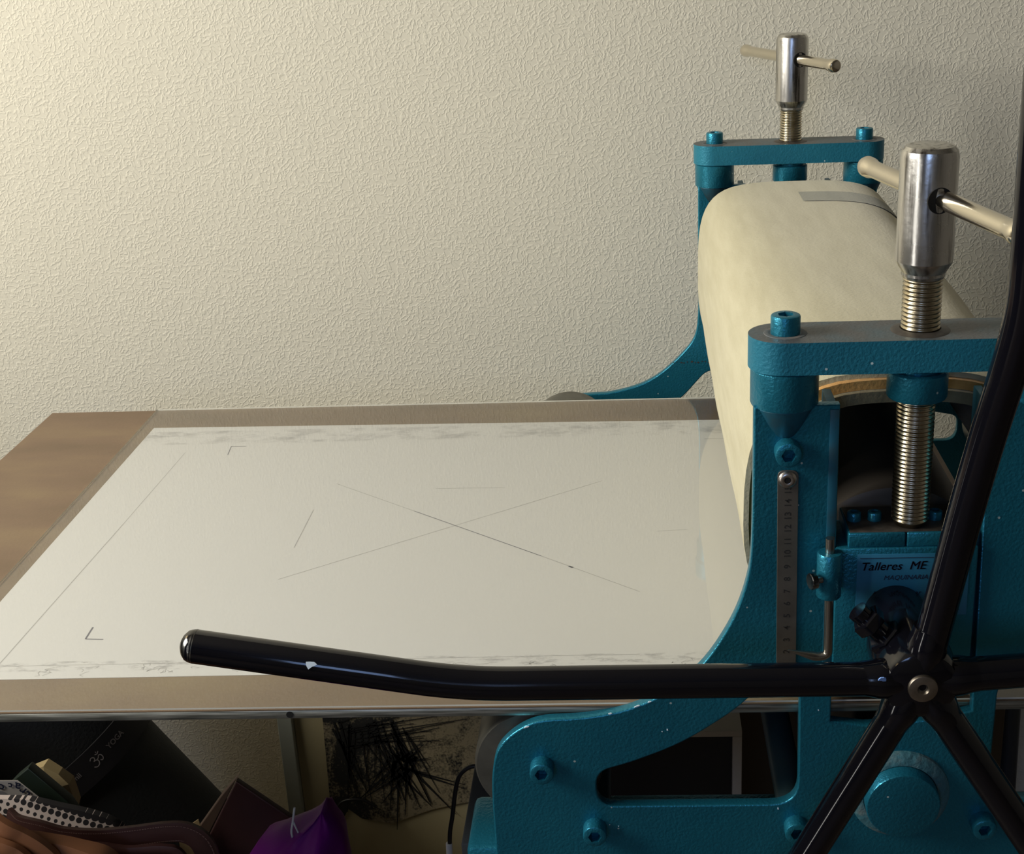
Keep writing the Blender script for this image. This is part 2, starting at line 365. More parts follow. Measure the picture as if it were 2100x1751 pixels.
# ------------------------------------------------------------------ room
bm = box(bmesh.new(), -2.6, 2.6, WALL, WALL+.12, FLOOR, 1.6); struct(obj('wall_back', bm, M['wall'], smooth=False))
bm = bmesh.new(); y0, y1, z0, z1 = -.90, .20, .40, 1.46
for q in ((-4, y0, FLOOR, 1.6), (y1, WALL, FLOOR, 1.6), (y0, y1, FLOOR, z0), (y0, y1, z1, 1.6)): box(bm, -2.52, -2.4, *q)
struct(obj('wall_left', bm, M['room'], smooth=False))
bm = box(bmesh.new(), 2.4, 2.52, -4, WALL, FLOOR, 1.6); struct(obj('wall_right', bm, M['room'], smooth=False))
bm = bmesh.new(); fx0, fx1, fz0, fz1 = -1.32, -.52, .48, 1.36
for q in ((-2.4, fx0, FLOOR, 1.6), (fx1, 2.4, FLOOR, 1.6), (fx0, fx1, FLOOR, fz0), (fx0, fx1, fz1, 1.6)): box(bm, q[0], q[1], -3.6, -3.48, q[2], q[3])
struct(obj('wall_front', bm, M['room'], smooth=False))
bm = box(bmesh.new(), -2.6, 2.6, -3.7, WALL+.1, FLOOR-.1, FLOOR); struct(obj('floor', bm, M['floor'], smooth=False))
bm = box(bmesh.new(), -2.6, 2.6, -3.7, WALL+.1, 1.6, 1.7); struct(obj('ceiling', bm, M['room'], smooth=False))
def window(name, pts):
    bm = bmesh.new()
    for q in pts: box(bm, *q)
    struct(obj(name, bm, mat(name+'_paint', (.7, .69, .65), .4), smooth=False))
window('window_1', [(-2.5, -2.42, y0, y0+.05, z0, z1), (-2.5, -2.42, y1-.05, y1, z0, z1), (-2.5, -2.42, y0, y1, z0, z0+.05), (-2.5, -2.42, y0, y1, z1-.05, z1)])
window('window_2', [(fx0, fx0+.02, -3.58, -3.49, fz0, fz1), (fx1-.02, fx1, -3.58, -3.49, fz0, fz1), (fx0, fx1, -3.58, -3.49, fz0, fz0+.02), (fx0, fx1, -3.58, -3.49, fz1-.02, fz1)])

# waist-high blocker added left of the press, outside the frame, to keep daylight from below the bed
bm = box(bmesh.new(), -1.72, -1.38, -.9, .30, FLOOR, -.02, .01); struct(obj('light_blocker', bm, M['room'], smooth=False))
bm = box(bmesh.new(), -1.37, -1.15, .08, .70, FLOOR, -.27, .01); struct(obj('light_blocker_low', bm, M['room'], smooth=False))  # lower block, also added out of view to shade the wall under the bed

# ------------------------------------------------------------------ press
S = .7939                       # distance from near side frame to far side frame
PF, PB = -.022, -.0125          # front and back of a side plate
XC = -.004
press = thing('etching_press', 'blue hammered-paint etching press with two side frames and a black star wheel', 'printing press', (0, 0, FLOOR))
press_in = bpy.data.objects.new  # (parts are built in world coordinates and keep them)
def P(o):                       # parent without moving
    return o
pressO = press; pressO.location = (0, 0, 0)
def mirror(pts): return [(2*XC-x, z) for x, z in pts][::-1]
def smooth2(pts, n=4): return [(v.x, v.y) for v in spline([(p[0], p[1], 0) for p in pts], n)]
def side_plate(Y, curve, slot, top=-.047):
    left = smooth2(curve)
    lo = [(-.3194, -.4275), (-.3190, -.46)]
    left = [(left[0][0], top)]+left+lo
    right = mirror(left)
    inner = [(.0485, top), (.0525, -.2985), (.03, -.3045), (.003, -.3085), (-.028, -.3105), (-.0545, -.3065), (-.0555, top)]
    outer = left+right+inner
    sl = rounded(slot[0], slot[1]); sr = mirror(sl)
    return prism('side_plate', outer, [sl, sr], Y+PF, Y+PB, M['blue'], pressO, .0013)
near_curve = [(-.1160, -.0527), (-.1160, -.109), (-.1167, -.1597), (-.1197, -.1836), (-.1267, -.2079), (-.1372, -.2305), (-.1511, -.2526), (-.1679, -.2703), (-.1829, -.2808), (-.2017, -.2901), (-.2206, -.2964), (-.2472, -.3008), (-.2737, -.3022), (-.2891, -.3068), (-.3029, -.3164), (-.3132, -.3297), (-.3181, -.35), (-.3196, -.3752), (-.3196, -.40)]
near_slot = ([(-.2365, -.3500), (-.2123, -.3432), (-.1683, -.3249), (-.1269, -.2947), (-.1060, -.2722), (-.0790, -.2722), (-.0777, -.3825), (-.2365, -.3825)], [.016, .02, .03, .03, .012, .02, .022, .022])
near_plate = side_plate(0, near_curve, near_slot)
far_curve = [(-.1146, -.0584), (-.1150, -.16), (-.1150, -.2099), (-.1196, -.2426), (-.1356, -.2654), (-.1612, -.2896), (-.1837, -.3039), (-.2063, -.3121), (-.2321, -.3177), (-.2482, -.3186), (-.2739, -.3201), (-.2891, -.325), (-.3029, -.334), (-.3132, -.347), (-.3181, -.362), (-.3196, -.385), (-.3196, -.41)]
far_slot = ([(-.2325, -.3600), (-.2123, -.3560), (-.1683, -.3470), (-.1393, -.3294), (-.104, -.2890), (-.0800, -.2890), (-.0777, -.3925), (-.2325, -.3950)], [.016, .02, .03, .03, .015, .02, .022, .022])
far_plate = side_plate(S, far_curve, far_slot)

def thread_prof(z0, z1, r, pitch=.0031, dep=.0011):
    out = [(0, 0), (0, r-.002), (.0035, r-.0006)]; t = .0035; L = z1-z0
    while t < L-pitch:
        out += [(t+pitch*.15, r), (t+pitch*.42, r), (t+pitch*.6, r-dep), (t+pitch*.95, r-dep)]; t += pitch
    return out+[(L, r-dep), (L, 0)]
def side_top(Y, rod_a, rod_b, rod_z, near):
    # cross bar with rounded ends
    n = 40; R = .0245; L = .0925; cy = Y-.009; before = set(bpy.data.meshes)
    cap = [(-L+XC*.5-.0005+R*math.cos(PI/2+PI*i/n), R*math.sin(PI/2+PI*i/n)) for i in range(n+1)]+[(L+XC*.5+R*math.cos(-PI/2+PI*i/n), R*math.sin(-PI/2+PI*i/n)) for i in range(n+1)]
    bm = bmesh.new(); a = [bm.verts.new((x, cy+y, -.0235)) for x, y in cap]; b = [bm.verts.new((x, cy+y, 0)) for x, y in cap]
    bm.faces.new(a[::-1]); bm.faces.new(b); k = len(a)
    for i in range(k): bm.faces.new((a[i], a[(i+1) % k], b[(i+1) % k], b[i]))
    bmesh.ops.bevel(bm, geom=[e for e in bm.edges if abs(e.verts[0].co.z-e.verts[1].co.z) < 1e-6], offset=.0014, segments=3, affect='EDGES')
    bar = obj('cross_bar', bm, M['bar_top'], pressO, ang=.9)
    for x in (-.0935, .0905):
        socket_bolt(bar, (x, cy, -.0002), (0, 0, 1), .0104, .0138)
        # dusty ring of bare metal around the screw
        bm = bmesh.new(); lathe(bm, (x, cy, -.0003), (0, 0, 1), [(0, .0105), (.0009, .0122), (.0006, .0150), (0, .0155)], 36); obj('washer', bm, M['dusty'], bar)
        bm = bmesh.new(); lathe(bm, (x, cy, -.0242), (0, 0, -1), [(0, 0), (0, .0232), (.0012, .0242), (.026, .0242), (.0275, .0236), (.0275, 0)], 48)
        c = obj('spacer_collar', bm, M['blue'], pressO)
        bm = bmesh.new(); lathe(bm, (x, cy, -.0515), (0, 0, -1), [(0, 0), (0, .0222), (.001, .0225), (.0215, .0140), (.0225, .0130), (.0225, 0)], 40)
        obj('weld_cone', bm, M['blue_dark'], c, ang=.4)
    # screw, its nut, head and sliding tommy bar
    bm = bmesh.new(); lathe(bm, (0, cy, -.0242), (0, 0, -1), [(0, .0136), (0, .0165), (.004, .0165), (.004, .0200), (.0055, .0213), (.023, .0213), (.0245, .0205), (.0245, .0136)], 48)
    obj('screw_nut', bm, M['blue'], pressO)
    zb = -.1475 if near else -.12
    bm = bmesh.new(); lathe(bm, (0, cy, zb), (0, 0, 1), thread_prof(zb, .041, .0136), 48)
    sc = obj('pressure_screw', bm, M['thread'], pressO, ang=1.2)
    z0 = .038; H = .091
    bm = bmesh.new()
    lathe(bm, (0, cy, z0), (0, 0, 1), [(0, 0), (0, .0140), (.002, .0150), (.004, .0150), (.010, .0186), (.012, .0194), (H-.008, .0194), (H-.004, .0185), (H-.0012, .0162), (H, .0125), (H, 0)], 56)
    hd = obj('screw_head', bm, M['steel'], sc, ang=.35)
    # grease ring where the screw enters the bar
    bm = bmesh.new(); lathe(bm, (0, cy, -.0004), (0, 0, 1), [(0, .0135), (.0022, .0142), (.0012, .0175), (.0005, .0205), (0, .021)], 40); obj('grease_ring', bm, M['grease'], sc)
    A = Vector((rod_a[0], rod_a[1], rod_z)); B = Vector((rod_b[0], rod_b[1], rod_z)); d = (B-A).normalized()
    r = .0064; bm = bmesh.new(); L = (B-A).length
    lathe(bm, A, d, [(0, 0), (0, .0050), (.0012, .0068), (.004, .0078), (.010, .0078), (.016, .0066), (.022, r), (L-.022, r), (L-.016, .0066), (L-.010, .0078), (L-.004, .0078), (L-.0012, .0068), (L, .0050), (L, 0)], 32)
    obj('tommy_bar', bm, M['rod'], sc)
    # dark mouths of the hole the bar slides through
    for s in (-1, 1):
        c = Vector((0, cy, rod_z))+d*s*.0180
        bm = bmesh.new(); lathe(bm, c, d*s, [(0, .0088), (.0016, .0088), (.0013, .0080), (.0010, 0)], 32); obj('bar_hole', bm, M['hole'], sc)
    for me in set(bpy.data.meshes)-before: me.transform(Matrix.Translation((0, 0, .003)))
    return bar
M['dusty'] = mat('dusty_paint', (.16, .145, .13), .75, 0, noise=(120, (.10, .12, .13), .4, .6))
M['grease'] = mat('dark_grease', (.03, .025, .02), .45, 0, noise=(90, (.07, .06, .05), .4, .7))
side_top(0, (-.0232, .105), (.0317, -.132), .0943, True)
side_top(S, (-.0487, S+.102), (.0400, S-.102), .0993, False)

# bolts through the side plates with tie tubes between them
for (x, z, tie) in ((-.2785, -.3440, 0), (-.2388, -.4028, 1), (-.0793, -.4020, 1), (.0668, -.4000, 1), (-.0922, -.0800, 0)):
    socket_bolt(near_plate, (x, PF+.0003, z), (0, -1, 0), .0094, .0125)
    if tie:
        bm = bmesh.new(); rod(bm, (x, PB, z), (x, S+PF, z), .0125); obj('tie_tube', bm, M['tie'], pressO)
# guide strips, opening edge
for Y in (0, S):
    bm = bmesh.new(); box(bm, -.0625, -.0560, Y+PF-.0012, Y+PF+.001, -.26, -.05, .0004); box(bm, .0475, .0535, Y+PB, Y+.022, -.286, -.05, .0008); box(bm, -.0625, -.0560, Y+PB, Y+.022, -.286, -.05, .0008)
    obj('guide_strip', bm, M['blue_dark'], pressO)
# bearing blocks
def block(Y):
    bm = bmesh.new(); box(bm, -.0555, .0472, Y-.0262, Y+.024, -.2690, -.1570, .0012)
    b = obj('bearing_block', bm, M['blue'], pressO, ang=.9)
    bm = bmesh.new(); box(bm, -.0468, -.0055, Y-.0250, Y+.022, -.1572, -.1455, .0012); box(bm, -.0045, .0438, Y-.0250, Y+.022, -.1572, -.1455, .0012)
    c = obj('block_cap', bm, M['blue'], b, ang=.9)
    bm = bmesh.new(); box(bm, -.0455, .0425, Y-.0235, Y+.0205, -.1460, -.1450, .0003); obj('grime_film', bm, M['grease'], b)
    for x in (-.0395, -.0245, .0200, .0345): socket_bolt(b, (x, Y-.002, -.1453), (0, 0, 1), .0052, .0070)
    return b
nb = block(0); block(S)
# printed maker's plate on the near block
bm = bmesh.new(); box(bm, -.0400, .0415, -.0266, -.0260, -.2125, -.1618, .0001); stk = obj('maker_label', bm, M['sticker'], nb)
def plate_text(s, size, x, z, **kw):
    text('lettering', s, size, (x, -.0268, z), (1, 0, .012), (0, 0, 1), M['ink'], nb, **kw)
for dx in (0, .00035): plate_text('Talleres  ME', .0094, -.0378+dx, -.1748, shear=.25)
plate_text('MAQUINARIA', .0052, -.0205, -.1827, shear=.25)
plate_text('Avda. Fraga Iribar', .0050, -.0285, -.1955, shear=.2, bold=.00004)
plate_text('Telefono 77 0', .0050, -.0225, -.2012, shear=.2, bold=.00004)
plate_text('009 - La Cor', .0050, -.0210, -.2068, shear=.2, bold=.00004)
plate_text('na)', .0050, .0290, -.2062, shear=.2, bold=.00004)
for q in ((-.0382, .0400, -.0270, -.0266, -.1650, -.1647), (-.0200, .0362, -.0270, -.0266, -.2082, -.2080)):
    bm = box(bmesh.new(), *q); obj('ruled_line', bm, M['ink'], nb)

# steel rule on the left upright, with rivet and centimetre figures
rz = lambda cm: -.1210-(14-cm)*.01019
rx = lambda z: -.0911+(-.121-z)*.009
prism_pts = rounded([(-.0987, -.0955), (-.0838, -.0957), (-.0822, -.2720), (-.0968, -.2718)], [.005, .005, .0005, .0005])
rl = prism('steel_rule', prism_pts, [], PF-.0014, PF-.0001, M['ruler'], pressO, .0002)
rl['label'] = 'steel rule with centimetre figures'
for cm in range(2, 16):
    z = rz(cm)-(.0018 if cm < 10 else .0034)
    text('numeral', str(cm), .0068, (rx(z)+.0024, PF-.00145, z), (0.0, 0, 1), (-1, 0, 0), M['numeral'], rl, bold=.00006)
bm = bmesh.new(); lathe(bm, (-.0917, PF-.0012, -.1024), (0, -1, 0), [(0, .0066), (.0012, .0066), (.0026, .0052), (.0030, .0036), (.0026, .0024), (.0004, .0018), (.0002, 0)], 32)
obj('rivet', bm, M['cap2'], rl)
bm = bmesh.new(); lathe(bm, (-.0917, PF-.0030, -.1024), (0, -1, 0), [(0, 0), (0, .0021), (.0006, .0021), (.0006, 0)], 20); obj('rivet_hole', bm, M['hole'], rl)

# pointer clamped to the block: collar, thumb screw and bent needle
px, py = -.0622, -.0400
bm = bmesh.new(); lathe(bm, (px, py, -.1880), (0, 0, 1), [(0, .0030), (0, .0082), (.0012, .0090), (.0340, .0090), (.0352, .0082), (.0352, .0030)], 36)
pt = obj('pointer_clamp', bm, M['blue'], pressO)
bm = bmesh.new(); box(bm, -.0575, -.0540, -.044, -.0255, -.186, -.157, .0005); obj('clamp_bracket', bm, M['blue'], pt)
bm = bmesh.new(); lathe(bm, (px-.006, py-.006, -.1715), (-1, -.35, 0), [(0, 0), (0, .0025), (.0045, .0025), (.0048, .0058), (.0052, .0062), (.0090, .0062), (.0096, .0056), (.0096, 0)], 12)
obj('thumb_screw', bm, M['chrome'], pt, ang=.3)
path = smooth_path([(px, py, -.1415), (px+.0012, py, -.2370), (-.0690, py, -.2388), (-.0905, py-.001, -.2320)], .010, 8)
bm = bmesh.new(); n = len(path); sweep(bm, path, lambda i: circ(.0034 if path[i].x > -.073 else max(.0006, .0036*(path[i].x+.0915)/.0185), 16)); obj('needle', bm, M['steel_dark'], pt)

# lower drive shaft end: weld bead and stub
bm = bmesh.new(); lathe(bm, (.001, PF, -.3725), (0, -1, 0), [(0, .039), (.0025, .0385), (.0055, .0345), (.006, .029)], 48); bo = obj('weld_bead', bm, M['weld'], pressO)
bm = bmesh.new(); lathe(bm, (.001, PF, -.3725), (0, -1, 0), [(0, .0285), (.0165, .0285), (.0178, .0278), (.018, .0268), (.018, 0)], 56); obj('shaft_end', bm, M['blue'], pressO)
# bed support rollers at both feet, base flanges
for s in (-1, 1):
    x = XC+s*(.2790-XC*0)
    bm = bmesh.new(); lathe(bm, (x, PB+.002, -.3560), (0, 1, 0), [(0, 0), (0, .020), (.004, .030), (.006, .0495), (.010, .0515), (.60, .0515), (.755, .0515), (.757, .0495), (.759, 0)], 56)
    obj('support_roller', bm, M['support'], pressO)
for Y in (0, S):
    bm = bmesh.new(); box(bm, -.345, .337, Y-.0125, Y+.060, -.475, -.4290, .006); obj('base_flange', bm, M['blue'], pressO)
# top and bottom rollers
bm = bmesh.new(); lathe(bm, (XC, -.02, -.2080), (0, 1, 0), [(0, 0), (0, .022), (.045, .022), (.047, .070), (.049, .0745), (.765, .0745), (.767, .070), (.769, .022), (.81, .022), (.81, 0)], 72)
obj('top_roller', bm, M['roller'], pressO)
bm = bmesh.new(); lathe(bm, (.001, PF, -.3725), (0, 1, 0), [(0, 0), (0, .026), (.045, .026), (.047, .062), (.049, .0665), (.765, .0665), (.767, .062), (.769, .026), (.81, .026), (.81, 0)], 72)
obj('bottom_roller', bm, M['roller'], pressO)

# star wheel
hx, hz, hy = -.0113, -.2100, -.130
bm = bmesh.new(); lathe(bm, (hx, hy, hz), (0, 1, 0), [(0, 0), (0, .020), (.002, .0240), (.008, .0262), (.028, .0275), (.060, .0275), (.064, .0235), (.1075, .0225), (.1075, 0)], 48)
hub = obj('star_wheel', bm, M['black'], pressO); hub['label'] = 'black star wheel'
TR = .0117
def arm(pts, dome=True, rad=.035):
    p = smooth_path(pts[::-1], rad, 10); bm = bmesh.new(); tube(bm, p, TR, 28, dome); return obj('spoke', bm, M['black'], hub)
yc = hy+.012
a1 = arm([(hx, yc, hz), (-.3200, yc-.004, -.2075), (-.5035, yc-.004, -.1748)])
bm = bmesh.new(); d = Vector((-.5035+.3200, 0, -.1748+.2075)).normalized(); e = Vector((-.5035, yc-.004, -.1748))
lathe(bm, e+d*.0010, d, [(-.0020, TR+.0001), (0, TR-.0002), (.0035, TR*.88), (.0062, TR*.62), (.0078, TR*.3), (.0082, 0)], 28); obj('worn_tip', bm, M['chrome'], hub)
arm([(hx, yc, hz), (-.0059, yc, -.1873), (.0132, yc-.004, -.0731), (.0210, yc-.009, -.0262), (.0295, yc-.016, .0215), (.0332, yc-.023, .0571), (.0318, yc-.028, .1017), (.0300, yc-.032, .1950)], rad=.05)
arm([(hx, yc, hz), (.30, yc, -.1870), (.47, yc, -.14)])
arm([(hx, yc, hz), (-.1280, yc, -.4450), (-.20, yc, -.55)])
arm([(hx, yc, hz), (.1500, yc, -.4650), (.24, yc, -.55)])
# weld fillets where spokes meet the hub
bm = bmesh.new()
for dx, dz in ((-1, .01), (.16, .98), (1, .07), (-.45, -.89), (.53, -.85)):
    v = Vector((dx, 0, dz)).normalized(); lathe(bm, Vector((hx, yc, hz))+v*.012, v, [(0, 0), (0, .0120), (.010, .0138), (.016, .0136), (.022, .0124), (.027, .0118), (.027, 0)], 24)
obj('weld_fillet', bm, M['black'], hub)
bm = bmesh.new(); lathe(bm, (hx, hy-.0008, hz), (0, -1, 0), [(-.003, 0), (-.003, .0100), (.0010, .0100), (.0018, .0096), (.0020, .0088), (.0020, .0040), (-.0018, .0018), (-.0026, 0)], 40); obj('hub_cap', bm, M['cap'], hub)
# clamp bolt: hexagon head and nut sticking up and left from the sleeve
def hexpiece(bm, c, d, r, h):
    u, v = frame_of(d); A = []
    for t, q in ((0, r*.9), (h*.12, r), (h*.88, r), (h, r*.9)):
        A.append([bm.verts.new(c+d*t+(u*math.cos(PI/3*i)+v*math.sin(PI/3*i))*q) for i in range(6)])
    for a, b in zip(A, A[1:]):
        for i in range(6): bm.faces.new((a[i], a[(i+1) % 6], b[(i+1) % 6], b[i]))
    bm.faces.new(A[0][::-1]); bm.faces.new(A[-1])
d = Vector((-.70, .06, .71)).normalized(); c0 = Vector((-.0150, -.094, -.2080)); bm = bmesh.new()
lathe(bm, c0, d, [(0, 0), (0, .0085), (.020, .0085), (.020, 0)], 24); hexpiece(bm, c0+d*.014, d, .0135, .011); lathe(bm, c0, d, [(.024, 0), (.024, .0075), (.050, .0075), (.050, 0)], 24); hexpiece(bm, c0+d*.0335, d, .0118, .0095)
obj('clamp_bolt', bm, M['black'], hub, ang=.4)
bm = bmesh.new(); lathe(bm, (-.0238, -.0935, -.2010), (-.35, -.75, .55), [(0, 0), (0, .0048), (.006, .0048), (.008, .0036), (.008, 0)], 20); obj('brass_set_screw', bm, M['brass'], hub)
# chipped paint flakes
def flake(c, u, v, s, seed, parent, m):
    rnd = random.Random(seed); bm = bmesh.new(); c = Vector(c); u = Vector(u); v = Vector(v); nn = u.cross(v).normalized()
    k = 9; top = [bm.verts.new(c+(u*math.cos(2*PI*i/k)*s[0]+v*math.sin(2*PI*i/k)*s[1])*rnd.uniform(.35, 1)+nn*.0003) for i in range(k)]
    bot = [bm.verts.new(q.co-nn*.0008) for q in top]; bm.faces.new(top); bm.faces.new(bot[::-1])
    for i in range(k): bm.faces.new((top[i], bot[i], bot[(i+1) % k], top[(i+1) % k]))
    return obj('paint_chip', bm, m, parent, smooth=False)
dd = Vector((-.1835, 0, .0327)).normalized(); up = Vector((-dd.z, 0, dd.x))
nrm = Vector((0, -.90, .42)); 
cc = Vector((-.4220, yc-.004, -.1893)); vv = dd.cross(nrm).normalized()
flake(cc+nrm.normalized()*(TR+.0001), dd, vv, (.0062, .0036), 3, hub, M['chip'])
flake((-.0385, yc-TR*.75-.0002-.0045, -.2025), (1, 0, 0), (0, -.5, .8), (.0032, .0036), 5, hub, M['chip_blue'])

rnd = random.Random(4)
for k in range(15):      # row of dark scuffs across the far side frame
    x = -.147+k*.0045; flake((x+rnd.uniform(-.001, .001), S+PF-.0001, -.2775+.0009*math.sin(k*1.7)), (1, 0, .1), (0, 0, 1), (rnd.uniform(.001, .0024), rnd.uniform(.0006, .0016)), 30+k, far_plate, M['grease'])
for k, (x, z) in enumerate(((-.2240, -.2962), (-.2030, -.2899), (-.1935, -.2862), (-.1850, -.2822), (-.2890, -.3072), (-.1760, -.2770))):
    flake((x, PF-.0001, z-.0006), (.95, 0, .3), (-.3, 0, .95), (rnd.uniform(.0015, .0038), .0007), 60+k, near_plate, M['chip'])
for k, (x, z, w_) in enumerate(((-.1800, -.3120, .0009), (-.1840, -.3135, .0005), (-.0640, -.2960, .0006), (-.2270, -.4000, .0005), (-.2200, -.4015, .0005), (.0350, -.2250, .0006), (-.0935, -.3860, .0010))):
    flake((x, PF-.0001, z), (1, 0, 0), (0, 0, 1), (w_, w_*1.2), 80+k, near_plate, M['chip'])

# ------------------------------------------------------------------ stand and legs under the press
st = thing('press_stand', 'dark grey tubular stand legs carrying the press under its bed', 'stand', (0, 0, 0))
for Y in (0, S):
    bm = box(bmesh.new(), -.345, .337, Y-.005, Y+.055, -.520, -.4755, .002); obj('top_rail', bm, M['grey_tube'], st)
for x0, x1 in ((-.330, -.468), (.320, .455)):
    for y in (.35,):
        bm = bmesh.new(); rod(bm, (x0+.012*(1 if x0 < 0 else -1), y, -.430), (x1, y, FLOOR), .0135 if x0 < 0 else .013, 28); obj('leg', bm, M['grey_tube'], st)
for y, x0, x1 in ((.02, -.31, -.33), (.02, .30, .32), (S+.02, -.335, -.348), (S+.02, .335, .348)):
    if 1:
        bm = bmesh.new(); rod(bm, (x0, y+.01, -.515), (x1, y+.01, FLOOR), .016, 28); obj('leg', bm, M['grey_tube'], st)
for x in (-.36, .29):
    bm = box(bmesh.new(), x, x+.06, .056, S-.006, -.5195, -.478, .002); obj('side_rail', bm, M['grey_tube'], st)

# ------------------------------------------------------------------ bed
ZB = -.2937
BX0, BX1, BY0, BY1 = -.939, .1365, -.0122, .6820
bed = thing('press_bed', 'brown-topped aluminium press bed running under the roller', 'press bed', (0, 0, 0))
bm = bmesh.new(); box(bm, BX0, BX1, BY0, BY1, -.3040, -.2966, .0004, 1); slab = obj('bed_plate', bm, M['alu'], bed, ang=.9)
bm = bmesh.new(); box(bm, BX0, BX1, BY0, BY1, -.2966, -.2957); obj('board_surface', bm, M['bedtop'], bed, smooth=False)
bm = bmesh.new(); lathe(bm, (-.4763, BY0-.0003, -.3004), (0, 1, 0), [(0, 0), (0, .0029), (.003, .0029), (.003, 0)], 28); obj('screw_hole', bm, M['hole'], bed)
sheet = thing('acrylic_sheet', 'clear acrylic sheet laid over the paper on the press bed', 'plastic sheet', (0, 0, 0))
AX0 = -.8037
bm = bmesh.new(); box(bm, AX0, .111, BY0+.0008, BY1-.0005, -.2951, ZB); o = obj('clear_pane', bm, [M['acrylic'], M['acrylic_edge']], sheet, smooth=False)
for p in o.data.polygons:
    if abs(p.normal.z) < .5: p.material_index = 1
paper = thing('paper_sheet', 'large white registration paper with pencil lines and a crossed centre on the press bed', 'paper', (0, 0, 0))
bm = bmesh.new(); q = [(-.7882, .0375), (.05, .0445), (.05, .6030), (-.7878, .6194)]
a = [bm.verts.new((x, y, -.29565)) for x, y in q]; b = [bm.verts.new((x, y, -.2953)) for x, y in q]
bm.faces.new(a[::-1]); bm.faces.new(b)
for i in range(4): bm.faces.new((a[i], a[(i+1) % 4], b[(i+1) % 4], b[i]))
obj('print_sheet', bm, M['paper'], paper, smooth=False)
def lines(name, segs, m, parent, z=-.29522, wd=.0009):
    bm = bmesh.new()
    for s in segs:
        (x0, y0), (x1, y1) = s[0], s[1]; ww = s[2] if len(s) > 2 else wd
        d = Vector((x1-x0, y1-y0, 0)).normalized(); n = Vector((-d.y, d.x, 0))*ww/2
        A = Vector((x0, y0, z)); B = Vector((x1, y1, z)); v = [bm.verts.new(p) for p in (A-n, B-n, B+n, A+n)]; bm.faces.new(v)
    return obj(name, bm, m, parent, smooth=False)
PL = [((-.6711, .5262), (-.6740, .5521)), ((-.6740, .5521), (-.6558, .5515)), ((-.6827, .1239), (-.6817, .1032), .0016), ((-.6817, .1032), (-.6655, .1020), .0013), ((-.4300, .3590), (-.2922, .2496), .0010), ((-.2650, .2270), (-.2610, .2240), .0024)]
for g in (PL[:2], PL[2:4], PL[4:5], PL[5:]): lines('pencil_line', g, M['pencil'], paper, wd=.0010)
PL = [((-.5264, .4352), (-.4300, .3590)), ((-.2922, .2496), (-.1988, .1739)), ((-.5376, .2100), (-.2363, .4288), .0008), ((-.5373, .3677), (-.5376, .2775)), ((-.4154, .4165), (-.3407, .4155)), ((-.7239, .5366), (-.7300, .3400), .0006), ((-.7300, .3400), (-.7415, .0450), .0010), ((-.745, .0590), (-.20, .0640), .0006), ((-.18, .30), (-.15, .303), .0006), ((-.12, .545), (-.097, .545), .0012), ((-.0975, .545), (-.0975, .525), .0012)]
for g in PL: lines('faint_pencil_line', [g], M['pencil_faint'], paper, wd=.0009)
rnd = random.Random(11); sg = []
for k in range(46):     # small nervous test marks along the near margin
    x = rnd.choice([-.70, -.66, -.62, -.60, -.575, -.53, -.50, -.36, -.345, -.28, -.235, -.20, -.18, -.165, -.10])+rnd.uniform(-.012, .012); y = .052+rnd.uniform(-.004, .004)
    for j in range(3):
        x2 = x+rnd.uniform(-.004, .007); y2 = y+rnd.uniform(-.004, .004); sg.append(((x, y), (x2, y2), .0006)); x, y = x2, y2
lines('test_mark', sg, M['pencil_faint'], paper)['kind'] = 'stuff'

# ------------------------------------------------------------------ felt blankets
def blanket(name, label, off, thick, y0, y1, m, zend, wob=.0):
    """felt draped boxily over the roller: from the nip, up the left side, over the top, ending short on the right"""
    bm = bmesh.new(); ys = [y0+(y1-y0)*i/40 for i in range(41)]; A = []; B = []
    for y in ys:
        t = (y-.03)/.68; n = 2.9+1.3*t
        for lay, dst in ((0, A), (1, B)):
            o = off+lay*thick; a = .1175-o; b = .1255-o; zc = -.1585; row = []
            K = 46
            for i in range(K):
                th = math.radians(262-i*(262+42)/(K-1))
                c, s = math.cos(th), math.sin(th); b = .1255-o-.009*math.exp(-(y-.02)/.06); x = a*math.copysign(abs(c)**(2/n), c); z = zc+b*math.copysign(abs(s)**(2/n), s)
                if s < 0: x = a*math.copysign(abs(c)**(2/2.35), c); z = zc-b*abs(s)**(2/2.35)
                if x > 0 and z < zend: 
                    z = zend
                z = max(z, -.2935+o*.9)
                wv = wob*(math.sin(9*x*6+y*11)*.5+math.sin(y*37+x*30)*.3)
                tuck = .016*math.exp(-(y-y0)/.02)*min(1, max(0, (-.07-z)/.03)) if off and x < 0 else 0
                row.append((x-.001+(wv*.6 if x < 0 else wv), y+tuck+(.004*math.sin(i*.9)*wob*300 if y in (ys[0],) else 0), z+wv*.4*(1 if z > -.2 else 0)))
            dst.append(row)
    VA = [[bm.verts.new(p) for p in r] for r in A]; VB = [[bm.verts.new(p) for p in r] for r in B]
    for j in range(40):
        for i in range(len(VA[0])-1):
            bm.faces.new((VA[j][i], VA[j][i+1], VA[j+1][i+1], VA[j+1][i])); bm.faces.new((VB[j][i], VB[j+1][i], VB[j+1][i+1], VB[j][i+1]))
    K = len(VA[0])
    for i in range(K-1):
        bm.faces.new((VA[0][i], VB[0][i], VB[0][i+1], VA[0][i+1])); bm.faces.new((VA[-1][i], VA[-1][i+1], VB[-1][i+1], VB[-1][i]))
    for j in range(40):
        bm.faces.new((VA[j][0], VA[j+1][0], VB[j+1][0], VB[j][0])); bm.faces.new((VA[j][-1], VB[j][-1], VB[j+1][-1], VA[j+1][-1]))
    bmesh.ops.remove_doubles(bm, verts=bm.verts, dist=1e-6)
    return bm
t = thing('felt_blanket', 'cream felt blanket, outermost of the three layers draped over the press roller', 'blanket', (0, 0, 0), 'felt blankets over the roller')
